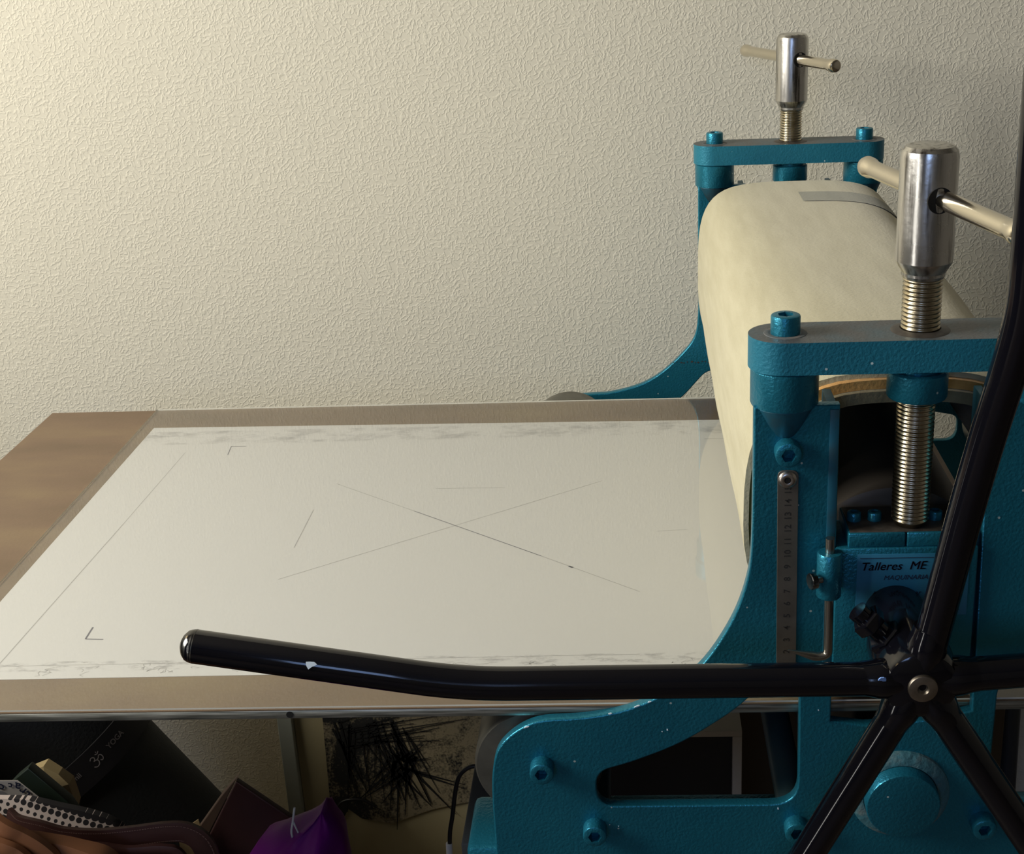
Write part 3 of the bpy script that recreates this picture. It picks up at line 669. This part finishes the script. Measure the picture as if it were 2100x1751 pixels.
obj('felt_sheet', blanket('o', '', 0, .0040, .030, .716, M['felt'], -.150, .0016), M['felt'], t, ang=.9)
bm = bmesh.new()
def on_blanket(x, y, lift=.0006):
    tt = (y-.03)/.68; n = 2.9+1.3*tt; a = .1175; b = .1255; u = (abs(x+.001)/a)**n; z = -.1585+b*max(0, 1-u)**(1/n)
    wv = .0016*(math.sin(9*x*6+y*11)*.5+math.sin(y*37+x*30)*.3); return Vector((x, y, z+wv*.4+lift))
def patch(bm, x0, x1, yf0, yf1, nx=30, ny=3, lift=.0006):
    g = [[bm.verts.new(on_blanket(x0+(x1-x0)*i/nx, yf0(i/nx)+(yf1(i/nx)-yf0(i/nx))*j/ny, lift)) for i in range(nx+1)] for j in range(ny+1)]
    for j in range(ny):
        for i in range(nx): bm.faces.new((g[j][i], g[j][i+1], g[j+1][i+1], g[j+1][i]))
patch(bm, -.006, .108, lambda u: .598-.012*u, lambda u: .648-.006*u); s = obj('grey_stain_stripe', bm, M['felt_stripe'], t)
t2 = thing('felt_blanket', 'tan felt blanket, middle layer showing its orange edge under the near cross bar', 'blanket', (0, 0, 0), 'felt blankets over the roller')
obj('felt_sheet', blanket('m', '', .0042, .0070, .0262, .706, M['felt_tan'], -.140, .0010), M['felt_tan'], t2, ang=.9)
t3 = thing('felt_blanket', 'olive felt blanket, innermost layer closest to the steel roller', 'blanket', (0, 0, 0), 'felt blankets over the roller')
obj('felt_sheet', blanket('i', '', .0114, .0088, .0225, .704, M['felt_olive'], -.130, .0010), M['felt_olive'], t3, ang=.9)

# ------------------------------------------------------------------ things under the bed
M['mat'] = mat('black_foam', (.010, .011, .012), .8, bump=(300, .5, .001))
M['strap'] = mat('black_webbing', (.004, .003, .005), .7)
M['white_ink'] = mat('pale_print', (.30, .27, .27), .7)
M['maroon'] = mat('dark_maroon_board', (.045, .014, .013), .6, noise=(12, (.03, .010, .010), .4, .7))
M['maroon_edge'] = mat('board_edge', (.075, .045, .03), .7)
M['kraft'] = mat('kraft_paper', (.38, .29, .14), .7, noise=(30, (.30, .21, .10), .4, .7))
M['darkgreen'] = mat('dark_green_card', (.012, .022, .014), .5)
M['card'] = mat('white_card', (.38, .35, .32), .6)
M['card_in'] = mat('grey_card_print', (.20, .19, .19), .6)
M['leather'] = mat('dark_brown_leather', (.060, .022, .018), .5, bump=(140, .25, .001))
M['tan'] = mat('tan_leather', (.26, .11, .05), .42, bump=(90, .25, .001))
M['stitch'] = mat('stitch_thread', (.22, .13, .11), .7)
M['purple'] = mat('purple_satin', (.125, .004, .15), .5, spec=.15, noise=(5, (.16, .006, .19), .4, .7))
M['white_string'] = mat('white_cord', (.62, .60, .56), .7)
M['white_box'] = mat('white_laminate', (.50, .46, .40), .5)
M['screen'] = mat('black_panel', (.003, .003, .003), .5)
M['strip'] = mat('pale_grey_trim', (.36, .38, .32), .5)
M['cream_board'] = mat('cream_card', (.40, .34, .19), .7)
M['dark_wood'] = mat('dark_wood', (.050, .034, .014), .6, noise=(4, (.038, .024, .010), .4, .7))

def dots(nt, b, tc):
    # halftone: dot radius grows along a gradient until black leaves only pale specks
    mp = N(nt, 'ShaderNodeMapping'); mp.inputs['Rotation'].default_value = (0, .42, 0); mp.inputs['Scale'].default_value = (145, 1, 145)
    nt.links.new(tc.outputs['Object'], mp.inputs['Vector']); sp = N(nt, 'ShaderNodeSeparateXYZ'); nt.links.new(mp.outputs[0], sp.inputs[0])
    def m(op, a, bb=None, c=None):
        n = N(nt, 'ShaderNodeMath', operation=op)
        for i, v in enumerate((a, bb, c)):
            if v is None: continue
            if isinstance(v, (int, float)): n.inputs[i].default_value = v
            else: nt.links.new(v, n.inputs[i])
        return n.outputs[0]
    u = m('ADD', sp.outputs['X'], sp.outputs['Z']); v = m('SUBTRACT', sp.outputs['X'], sp.outputs['Z'])
    u = m('MULTIPLY', u, .707); v = m('MULTIPLY', v, .707)
    fu = m('SUBTRACT', m('FRACT', u), .5); fv = m('SUBTRACT', m('FRACT', v), .5)
    d = m('SQRT', m('ADD', m('MULTIPLY', fu, fu), m('MULTIPLY', fv, fv)))
    s2 = N(nt, 'ShaderNodeSeparateXYZ'); nt.links.new(tc.outputs['Object'], s2.inputs[0])
    g = m('MULTIPLY_ADD', s2.outputs['X'], 1.5, m('MULTIPLY', s2.outputs['Z'], 4.0))      # grows right and up
    # second band below
    g2 = m('MULTIPLY', m('ABSOLUTE', m('ADD', g, 3.215)), 5.0)
    r = m('MINIMUM', m('MAXIMUM', m('ADD', g2, .24), .2), .71)
    k = m('GREATER_THAN', d, r)
    mx = N(nt, 'ShaderNodeMix', data_type='RGBA'); mx.inputs[6].default_value = (.008, .006, .008, 1); mx.inputs[7].default_value = (.56, .47, .42, 1)
    nt.links.new(k, mx.inputs[0]); nt.links.new(mx.outputs[2], b.inputs['Base Color'])
BAGG = 4.26
M['dots'] = mat('halftone_dot_fabric', (.5, .45, .4), .7, extra=dots)

def slab_xz(name, pts, y, th, m, parent=None, bev=.0006, tilt=0):
    return prism(name, pts, [], y, y+th, m, parent, bev)
# rolled exercise mat leaning under the bed
mt = thing('rolled_mat', 'rolled black foam mat with a printed black strap, leaning under the left of the bed', 'exercise mat', (0, 0, 0))
ax = Vector((.565, .0, -.825)).normalized(); c0 = Vector((-.979, .47, -.527)); R = .0980
bm = bmesh.new(); u, v = frame_of(ax); path = []
turns = 4.2; K = 150; ring = []
for i in range(K): a = 2*PI*turns*i/K; rr = .016+(R-.016)*i/K; ring.append((rr*math.cos(a), rr*math.sin(a)))
L = .60
for (t0, t1) in ((0, L),):
    A = [[bm.verts.new(c0+ax*t+(u*p[0]+v*p[1])) for p in ring] for t in (t0, t1)]
    B = [[bm.verts.new(c0+ax*t+(u*p[0]+v*p[1])*(1-.0150/max(.017, math.hypot(*p)))) for p in ring] for t in (t0, t1)]
    for i in range(K-1):
        bm.faces.new((A[0][i], A[0][i+1], A[1][i+1], A[1][i])); bm.faces.new((B[0][i], B[1][i], B[1][i+1], B[0][i+1]))
        bm.faces.new((A[0][i], B[0][i], B[0][i+1], A[0][i+1])); bm.faces.new((A[1][i], A[1][i+1], B[1][i+1], B[1][i]))
    bm.faces.new((A[0][-1], B[0][-1], B[1][-1], A[1][-1])); bm.faces.new((A[0][0], A[1][0], B[1][0], B[0][0]))
obj('foam_roll', bm, M['mat'], mt, ang=1.2)
tb = .144
bm = bmesh.new(); lathe(bm, c0+ax*tb, ax, [(0, R+.0006), (.0005, R+.0022), (.0375, R+.0022), (.038, R+.0006)], 64); stp = obj('strap', bm, M['strap'], mt)
# lettering wraps round the strap, facing the viewer
front = Vector((.05, -1, .18)); front = (front-ax*front.dot(ax)).normalized(); side = ax.cross(front).normalized()   # runs along the strap
if side.x > 0: side = -side
side = -side
def wrap(me, off):
    for vx in me.vertices:
        a = (vx.co.x+off)/R; h = vx.co.y
        vx.co = c0+ax*(tb+.019)+(front*math.cos(a)+side*math.sin(a))*(R+.0026)+ax*(-h)
    return me
def wrapped(s, size, off, align='LEFT'):
    me = text_mesh(s, size, align=align, bold=.0002); link('lettering', wrap(me, off), M['white_ink'], stp)
wrapped('Haumii', .0085, .014); wrapped('YOGA', .0090, .078)
# the om sign as bent strokes
cu = []
def stroke(pts, wd=.0011):
    bm = bmesh.new(); P3 = spline([(x, y, 0) for x, y in pts], 6)
    for a, b in zip(P3, P3[1:]):
        d = (b-a).normalized(); n = Vector((-d.y, d.x, 0))*wd/2; bm.faces.new([bm.verts.new(p) for p in (a-n, b-n, b+n, a+n)])
    me = bpy.data.meshes.new('om_sign'); bm.to_mesh(me); bm.free(); link('om_sign', wrap(me, .060), M['white_ink'], stp)
q = .0009
stroke([(-6*q, 7*q), (-3*q, 9*q), (0, 7*q), (-1*q, 4*q), (-3*q, 3.2*q), (0, 2.6*q), (1.8*q, 0), (0, -4*q), (-4*q, -5*q), (-7*q, -2.5*q)])
stroke([(1*q, 2*q), (4*q, 3*q), (6*q, 5*q), (8.5*q, 3.5*q), (8.5*q, -1*q), (6*q, -3*q), (4.2*q, -1*q)])
stroke([(3*q, 9*q), (6*q, 7.6*q), (9*q, 9.5*q)]); stroke([(5.6*q, 10.4*q), (6.4*q, 10.4*q)], .0016)

# white printed card, green folder, kraft packet behind the dotted bag
cd = thing('printed_card', 'white card with black serif lettering tucked behind the dotted bag', 'card', (0, 0, 0))
slab_xz('card_sheet', [(-.96, -.4980), (-.8137, -.4985), (-.7600, -.5580), (-.70, -1.139), (-.96, -1.139)], .185, .0015, M['card'], cd, .0003)
bm = bmesh.new(); vs = [bm.verts.new((x, .1845, z)) for x, z in ((-.925, -.5100), (-.830, -.5100), (-.792, -.5400), (-.925, -.62))]; bm.faces.new(vs); obj('printed_panel', bm, M['card_in'], cd, smooth=False)
for ch, x, z, an, sz in (('o', -.8270, -.5015, 180, .013), ('c', -.8185, -.5005, 178, .010), ('a', -.8095, -.5015, 160, .0145), ('r', -.8045, -.5085, 135, .0145), ('t', -.8010, -.5135, 135, .0165), ('n', -.7950, -.5200, 135, .0145)):
    an = math.radians(an); text('lettering', ch, sz, (x, .1840, z), (math.cos(an), 0, math.sin(an)), (-math.sin(an), 0, math.cos(an)), M['ink'], cd, bold=.0002)
gf = thing('green_folder', 'dark green folder slanting between the white card and the kraft packet', 'folder', (0, 0, 0))
slab_xz('cover', [(-.8350, -.5180), (-.8226, -.5060), (-.8082, -.4945), (-.7747, -.5345), (-.7650, -.5560), (-.70, -1.139), (-.90, -1.139)], .200, .012, M['darkgreen'], gf, .001)
kp = thing('kraft_packet', 'crumpled kraft paper packet with a folded corner standing behind the green folder', 'paper bag', (0, 0, 0))
rnd = random.Random(5); bm = bmesh.new()
pl = [(-.8250, -.5166), (-.8135, -.5092), (-.8029, -.5058), (-.7895, -.5159), (-.7803, -.5272), (-.7775, -.5540), (-.7830, -.5700), (-.76, -1.139), (-.88, -1.139), (-.83, -.60)]
y0_ = .228; a = [bm.verts.new((x, y0_+rnd.uniform(-.003, .003), z)) for x, z in pl]; b = [bm.verts.new((x, y0_+.016+rnd.uniform(-.003, .003), z)) for x, z in pl]
ca = bm.verts.new((-.8000, y0_-.006, -.530)); cb = bm.verts.new((-.800, y0_+.02, -.530))
for i in range(len(pl)):
    j = (i+1) % len(pl); bm.faces.new((a[i], a[j], ca)); bm.faces.new((b[j], b[i], cb)); bm.faces.new((a[j], a[i], b[i], b[j]))
obj('packet_body', bm, M['kraft'], kp, smooth=False)
bmesh_shift = Matrix.Translation((-.005, 0, -.0075)); kp.children[0].data.transform(bmesh_shift)
lines2 = bmesh.new()
for (x0, z0, x1, z1) in ((-.8136, -.5100, -.8007, -.5050), (-.8064, -.5231, -.7926, -.5143)):
    A = Vector((x0, y0_-.0075, z0)); B = Vector((x1, y0_-.0075, z1)); n = Vector((0, 0, .0004)); lines2.faces.new([lines2.verts.new(p) for p in (A-n, B-n, B+n, A+n)])
obj('crease', lines2, M['ink'], kp, smooth=False).data.transform(bmesh_shift)

# dotted tote bag with leather straps
bag = thing('tote_bag', 'white tote bag with black halftone dots and dark brown stitched leather straps', 'bag', (0, 0, 0))
prof = [(-.90, -.493), (-.8334, -.4935), (-.8146, -.4944), (-.7863, -.4958), (-.7592, -.5034), (-.7319, -.5110), (-.7097, -.5208), (-.6980, -.5350), (-.6900, -.5600), (-.6850, -.64), (-.680, -.75)]
P2 = [(v.x, v.z) for v in spline([(x, 0, z) for x, z in prof], 5)]
bm = bmesh.new(); NZ = 22; rows = []
for j in range(NZ+1):
    t = j/NZ; row = []
    for k, (x, z) in enumerate(P2):
        zz = z*(1-t)+(-1.139)*t; bulge = .055*math.sin(min(1, t*2.2+.06)*PI/2)*(1-.55*abs((k/len(P2))*2-1)**3)
        wr = .0035*math.sin(x*46+zz*31)*min(1, t*5)
        row.append((x+.02*t*(1 if k > len(P2)/2 else -1), .155-bulge+wr, zz))
    rows.append(row)
F_ = [[bm.verts.new(p) for p in r] for r in rows]; G_ = [[bm.verts.new((p[0], .155+(.155-p[1])*.35, p[2])) for p in r] for r in rows]
for j in range(NZ):
    for k in range(len(P2)-1): bm.faces.new((F_[j][k], F_[j+1][k], F_[j+1][k+1], F_[j][k+1])); bm.faces.new((G_[j][k], G_[j][k+1], G_[j+1][k+1], G_[j+1][k]))
    bm.faces.new((F_[j][0], G_[j][0], G_[j+1][0], F_[j+1][0])); bm.faces.new((F_[j][-1], F_[j+1][-1], G_[j+1][-1], G_[j][-1]))
for k in range(len(P2)-1): bm.faces.new((F_[0][k], F_[0][k+1], G_[0][k+1], G_[0][k])); bm.faces.new((F_[-1][k], G_[-1][k], G_[-1][k+1], F_[-1][k+1]))
obj('fabric_body', bm, M['dots'], bag, ang=1.2)
def ribbon(name, pts, wd, th, m, parent, stitch=None, up=(0, -1, 0)):
    P3 = spline(pts, 7); bm = bmesh.new(); w2 = wd if callable(wd) else (lambda t: wd)
    def pr(i):
        ww = w2(i/len(P3))/2; return [(-ww, -th/2), (-ww*.4, -th*.75), (ww*.4, -th*.75), (ww, -th/2), (ww, th/2), (-ww, th/2)]
    sweep(bm, P3, pr, up=up); o = obj(name, bm, m, parent, ang=.9)
    if stitch:
        bm = bmesh.new(); acc = 0
        for i in range(1, len(P3)):
            d = (P3[i]-P3[i-1]); 
            if i % 1: continue
            d = d.normalized(); u = d.cross(Vector(up)).normalized(); ww = w2(i/len(P3))/2-.0022
            for s_ in (-1, 1):
                for q_ in (.15, .65):
                    c = P3[i-1].lerp(P3[i], q_)+u*ww*s_+Vector((0, -th*.72-.0004, 0)); L2 = (P3[i]-P3[i-1]).length*.16
                    n = u*.0004; bm.faces.new([bm.verts.new(p) for p in (c-d*L2-n, c+d*L2-n, c+d*L2+n, c-d*L2+n)])
        obj('stitching', bm, M['stitch'], o, smooth=False)
    return o
yb = .086
ribbon('strap', [(-.7760, yb+.004, -.4700), (-.7641, yb-.004, -.4730), (-.7428, yb-.010, -.4746), (-.7217, yb-.011, -.4811), (-.6909, yb-.011, -.4836), (-.6594, yb-.010, -.4818), (-.6279, yb-.008, -.4790), (-.6102, yb-.006, -.4820), (-.5987, yb-.004, -.4960), (-.5950, yb, -.5300)], .0200, .004, M['leather'], bag, True)
ribbon('strap', [(-.7180, yb-.022, -.4930), (-.7050, yb-.022, -.4860), (-.6850, yb-.022, -.4840), (-.6605, yb-.022, -.4880), (-.6293, yb-.020, -.4880), (-.6154, yb-.018, -.4960), (-.6080, yb-.016, -.5300)], .0085, .004, M['leather'], bag)
hb = thing('leather_bag', 'tan leather handbag with rolled straps at the left front of the pile', 'handbag', (0, 0, 0))
yh = .035
ribbon('strap', [(-.7650, yh+.004, -.4330), (-.7480, yh-.007, -.4380), (-.7357, yh-.007, -.4460), (-.7234, yh-.007, -.4560), (-.7137, yh-.006, -.4699), (-.7069, yh-.004, -.4900), (-.70, yh, -.53)], .0200, .006, M['tan'], hb)
ribbon('strap', [(-.775, yh-.010, -.4430), (-.7479, yh-.017, -.4480), (-.7365, yh-.017, -.4547), (-.7282, yh-.017, -.4675), (-.72, yh-.016, -.50)], .0150, .006, M['tan'], hb)
bm = bmesh.new(); pr2 = [(-.90, -.452), (-.80, -.450), (-.7400, -.4520), (-.7195, -.4552), (-.6928, -.4617), (-.6641, -.4740), (-.650, -.51)]
P2 = [(v.x, v.z) for v in spline([(x, 0, z) for x, z in pr2], 6)]; rows = []
for j in range(15):
    t = j/14; rows.append([(x+.03*t, yh-.05*math.sin(min(1, t*2+.05)*PI/2)+.003*math.sin(x*60+t*9), z*(1-t)-1.139*t) for x, z in P2])
F_ = [[bm.verts.new(p) for p in r] for r in rows]; G_ = [[bm.verts.new((p[0], yh+.012, p[2])) for p in r] for r in rows]
for j in range(14):
    for k in range(len(P2)-1): bm.faces.new((F_[j][k], F_[j+1][k], F_[j+1][k+1], F_[j][k+1])); bm.faces.new((G_[j][k], G_[j][k+1], G_[j+1][k+1], G_[j+1][k]))
    bm.faces.new((F_[j][0], G_[j][0], G_[j+1][0], F_[j+1][0])); bm.faces.new((F_[j][-1], F_[j+1][-1], G_[j+1][-1], G_[j][-1]))
for k in range(len(P2)-1): bm.faces.new((F_[0][k], F_[0][k+1], G_[0][k+1], G_[0][k])); bm.faces.new((F_[-1][k], G_[-1][k], G_[-1][k+1], F_[-1][k+1]))
obj('bag_body', bm, M['tan'], hb, ang=1.2)

# maroon portfolio standing on a corner, pale note beside it
pf = thing('portfolio_case', 'dark maroon portfolio case tilted on its corner beside the purple cloth', 'portfolio', (0, 0, 0))
slab_xz('case_body', [(-.6301, -.5691), (-.5750, -.6182), (-.5100, -.6800), (-.52, -1.139), (-.66, -1.139), (-.6900, -.6780)], .280, .008, M['maroon'], pf, .0015)
slab_xz('case_edge', [(-.6310, -.5700), (-.6910, -.6790), (-.7150, -.6950), (-.6892, -.6450), (-.6520, -.5945)], .289, .010, M['maroon_edge'], pf, .001)
nt_ = slab_xz('paper_note', [(-.6960, -.6180), (-.6922, -.6128), (-.6869, -.6118), (-.6808, -.6142), (-.6723, -.6080), (-.66, -.70), (-.70, -1.139), (-.72, -1.139)], .268, .001, M['kraft'], None, .0002)
tag(nt_, 'small yellowish paper scrap showing above the brown leather strap', 'paper')
# purple satin cloth bag
pu = thing('satin_bag', 'purple satin drawstring bag heaped in front of the etching print', 'cloth bag', (0, 0, 0))
bm = bmesh.new(); K = 40; rows = []
out = [(-.5095, -.5220), (-.4980, -.5363), (-.4912, -.5547), (-.4903, -.5773), (-.4880, -.66), (-.50, -.80), (-.52, -1.139)]
inn = [(-.5100, -.5220), (-.5215, -.5315), (-.5417, -.5435), (-.5640, -.5614), (-.5843, -.5763), (-.615, -.64), (-.62, -.80), (-.60, -1.139)]
so = spline([(x, 0, z) for x, z in out], 6); si = spline([(x, 0, z) for x, z in inn], 6)
def at_z(path, z):
    for a, b in zip(path, path[1:]):
        if b.z <= z <= a.z: return a.x+(b.x-a.x)*(a.z-z)/max(1e-9, a.z-b.z)
    return path[-1].x
zs = [-.5222, -.526, -.531, -.537, -.544, -.552, -.561, -.570, -.580, -.595, -.62, -.66, -.70, -.78, -.9, -1.139]
for z in zs:
    xl = at_z(si, z); xr = at_z(so, z); w_ = max(.001, xr-xl); row = []
    for i in range(K):
        a = 2*PI*i/K; dp = min(.05, .012+w_*.42); fold = 1+.22*math.sin(3*a+z*60)+.10*math.sin(7*a-z*90)
        row.append(bm.verts.new(((xl+xr)/2+w_/2*math.cos(a), .172-dp*math.sin(a)*fold, z+.004*math.sin(4*a)*(1 if z > -.6 else 0)*min(1, w_*12))))
    rows.append(row)
for a, b in zip(rows, rows[1:]):
    for i in range(K): bm.faces.new((a[i], a[(i+1) % K], b[(i+1) % K], b[i]))
bm.faces.new(rows[0]); bm.faces.new(rows[-1][::-1])
obj('satin_body', bm, M['purple'], pu, ang=1.3)
bm = bmesh.new(); tube(bm, spline([(-.5346, .160, -.5148), (-.5371, .158, -.5283), (-.5394, .156, -.5408), (-.538, .158, -.556)], 8), .0011, 10); tube(bm, spline([(-.5368, .158, -.5300), (-.5345, .157, -.5370), (-.5315, .158, -.5480)], 8), .0009, 10)
obj('drawstring', bm, M['white_string'], pu)

# etching print on a leaning board
def etch(nt, b, tc):
    mp = N(nt, 'ShaderNodeMapping'); mp.inputs['Scale'].default_value = (16, 1, 9); nt.links.new(tc.outputs['Object'], mp.inputs['Vector'])
    n = N(nt, 'ShaderNodeTexNoise', Scale=1., Detail=9.0, Roughness=.72, Distortion=.8); nt.links.new(mp.outputs[0], n.inputs['Vector'])
    v = N(nt, 'ShaderNodeTexNoise', Scale=330., Detail=2.0); nt.links.new(tc.outputs['Object'], v.inputs['Vector'])
    a = N(nt, 'ShaderNodeMath', operation='MULTIPLY_ADD'); a.inputs[1].default_value = .35; nt.links.new(v.outputs['Fac'], a.inputs[0]); nt.links.new(n.outputs['Fac'], a.inputs[2])
    s = N(nt, 'ShaderNodeSeparateXYZ'); nt.links.new(tc.outputs['Object'], s.inputs[0])
    g = N(nt, 'ShaderNodeMapRange'); g.inputs['From Min'].default_value = -.66; g.inputs['From Max'].default_value = -.50; g.inputs['To Min'].default_value = -.10; g.inputs['To Max'].default_value = .03
    nt.links.new(s.outputs['X'], g.inputs['Value']); c = N(nt, 'ShaderNodeMath', operation='ADD'); nt.links.new(a.outputs[0], c.inputs[0]); nt.links.new(g.outputs[0], c.inputs[1])
    r = N(nt, 'ShaderNodeValToRGB'); e = r.color_ramp.elements; e[0].position = .60; e[0].color = (.012, .012, .010, 1); e[1].position = .76; e[1].color = (.26, .215, .13, 1)
    nt.links.new(c.outputs[0], r.inputs['Fac']); nt.links.new(r.outputs['Color'], b.inputs['Base Color'])
M['etch'] = mat('black_etching_print', (.2, .2, .15), .8, extra=etch)
pr = thing('etching_print', 'black scratchy abstract etching on cream card leaning against the wall behind the press', 'art print', (0, 0, 0))
slab_xz('edge_trim', [(-.7225, -.50), (-.7015, -.50), (-.7015, -1.139), (-.7222, -1.139)], .745, .018, M['strip'], pr, .001)
slab_xz('card_backing', [(-.7010, -.50), (-.37, -.50), (-.37, -1.139), (-.7010, -1.139)], .755, .008, M['cream_board'], pr, .001)
slab_xz('printed_image', [(-.6520, -.52), (-.385, -.52), (-.385, -.930), (-.48, -.950), (-.5126, -.958), (-.5741, -.982), (-.6165, -.972), (-.6350, -.955), (-.6610, -1.00), (-.6610, -.93)], .7525, .002, M['etch'], pr, .0003)
rnd = random.Random(21); bm = bmesh.new()
def scratch(p, q_, w0, w1):
    A = Vector((p[0], .7515, p[1])); B = Vector((q_[0], .7515, q_[1])); d = (B-A).normalized(); n = Vector((-d.z, 0, d.x)); bm.faces.new([bm.verts.new(x) for x in (A-n*w0, B-n*w1, B+n*w1, A+n*w0)])
for i in range(34):
    x = rnd.uniform(-.645, -.535); z = rnd.uniform(-.80, -.84); scratch((x, z), (x+rnd.uniform(-.02, .05), z-rnd.uniform(.06, .15)), rnd.uniform(.0006, .0022), .0004)
for i in range(16):
    z = rnd.uniform(-.80, -.85); x = rnd.uniform(-.64, -.58); scratch((x, z), (x+rnd.uniform(.06, .16), z+rnd.uniform(0, .03)), .0009, .0005)
for i in range(22):
    a = rnd.uniform(-2.6, -.2); x = -.545+rnd.uniform(-.02, .02); z = -.873+rnd.uniform(-.02, .02); L2 = rnd.uniform(.03, .11); scratch((x, z), (x+L2*math.cos(a), z+L2*math.sin(a)), .0024, .0004)
for i in range(12):
    a = rnd.uniform(0, 2.6); x = -.545; z = -.873; L2 = rnd.uniform(.02, .06); scratch((x, z), (x+L2*math.cos(a), z+L2*math.sin(a)), .0016, .0003)
obj('scratched_line', bm, M['hole'], pr, smooth=False)
bm = bmesh.new(); tube(bm, spline([(-.655, .735, -.99), (-.652, .733, -.955), (-.638, .733, -.928), (-.610, .735, -.926), (-.590, .738, -.94)], 8), .0022, 10); 
tag(obj('cable', bm, M['rubber']), 'short black cable loop hanging in front of the etching print', 'cable')
bm = bmesh.new(); tube(bm, spline([(-.350, .300, -.5760), (-.3618, .300, -.5710), (-.3800, .300, -.5675), (-.3935, .300, -.5770), (-.4000, .300, -.5950), (-.4060, .300, -.6300), (-.4110, .300, -.6600), (-.4130, .300, -.72), (-.415, .31, -.9), (-.42, .32, FLOOR+.002)], 8), .0024, 12)
cb = obj('power_cable', bm, M['rubber']); tag(cb, 'thin black cable with a white plug looping beside the grey stand leg', 'cable')
bm = bmesh.new(); rod(bm, (-.4122, .300, -.6660), (-.4132, .300, -.7000), .0036, 12); obj('plug', bm, M['white_string'], cb)

# white unit with a black front behind the slot of the near side frame
wb = thing('storage_unit', 'white laminate unit with a black opening seen through the press side frame', 'cabinet', (0, 0, 0))
bm = bmesh.new(); x0, x1, yA, yB, zt = -.36, -.0775, .50, .62, -.6600
box(bm, x0, x1, yA, yB, zt-.0085, zt, .0006); box(bm, x1-.0115, x1, yA, yB, FLOOR, zt-.0086, .0006); box(bm, x0, x0+.0115, yA, yB, FLOOR, zt-.0086, .0006); box(bm, x0, x1, yA+.001, yB, FLOOR, FLOOR+.02, .0006)
obj('carcass', bm, M['white_box'], wb, ang=.9)
bm = bmesh.new(); box(bm, x0+.012, x1-.012, yA+.006, yA+.016, FLOOR+.021, zt-.0095); obj('front_panel', bm, M['screen'], wb, smooth=False)
dc = thing('wooden_cabinet', 'dark brown wooden cabinet standing against the wall behind the press', 'cabinet', (0, 0, 0))
bm = bmesh.new(); box(bm, -.300, .305, .72, .97, FLOOR, -.535, .003); obj('body', bm, M['dark_wood'], dc, ang=.9)
bm = bmesh.new(); box(bm, -.303, .308, .715, .975, -.5348, -.523, .003); obj('top', bm, M['dark_wood'], dc, ang=.9)

# ------------------------------------------------------------------ put every empty at the base of its thing
bpy.context.view_layer.update()
def meshes(o):
    for c in o.children:
        if c.type == 'MESH': yield c
        yield from meshes(c)
for o in [x for x in COL.objects if x.type == 'EMPTY' and x.parent is None]:
    pts = [c.matrix_world @ Vector(k) for c in meshes(o) for k in c.bound_box]
    if not pts: continue
    lo = [min(p[i] for p in pts) for i in range(3)]; hi = [max(p[i] for p in pts) for i in range(3)]
    b = Vector(((lo[0]+hi[0])/2, (lo[1]+hi[1])/2, lo[2])); o.location = b
    for c in o.children: c.location = c.location-b
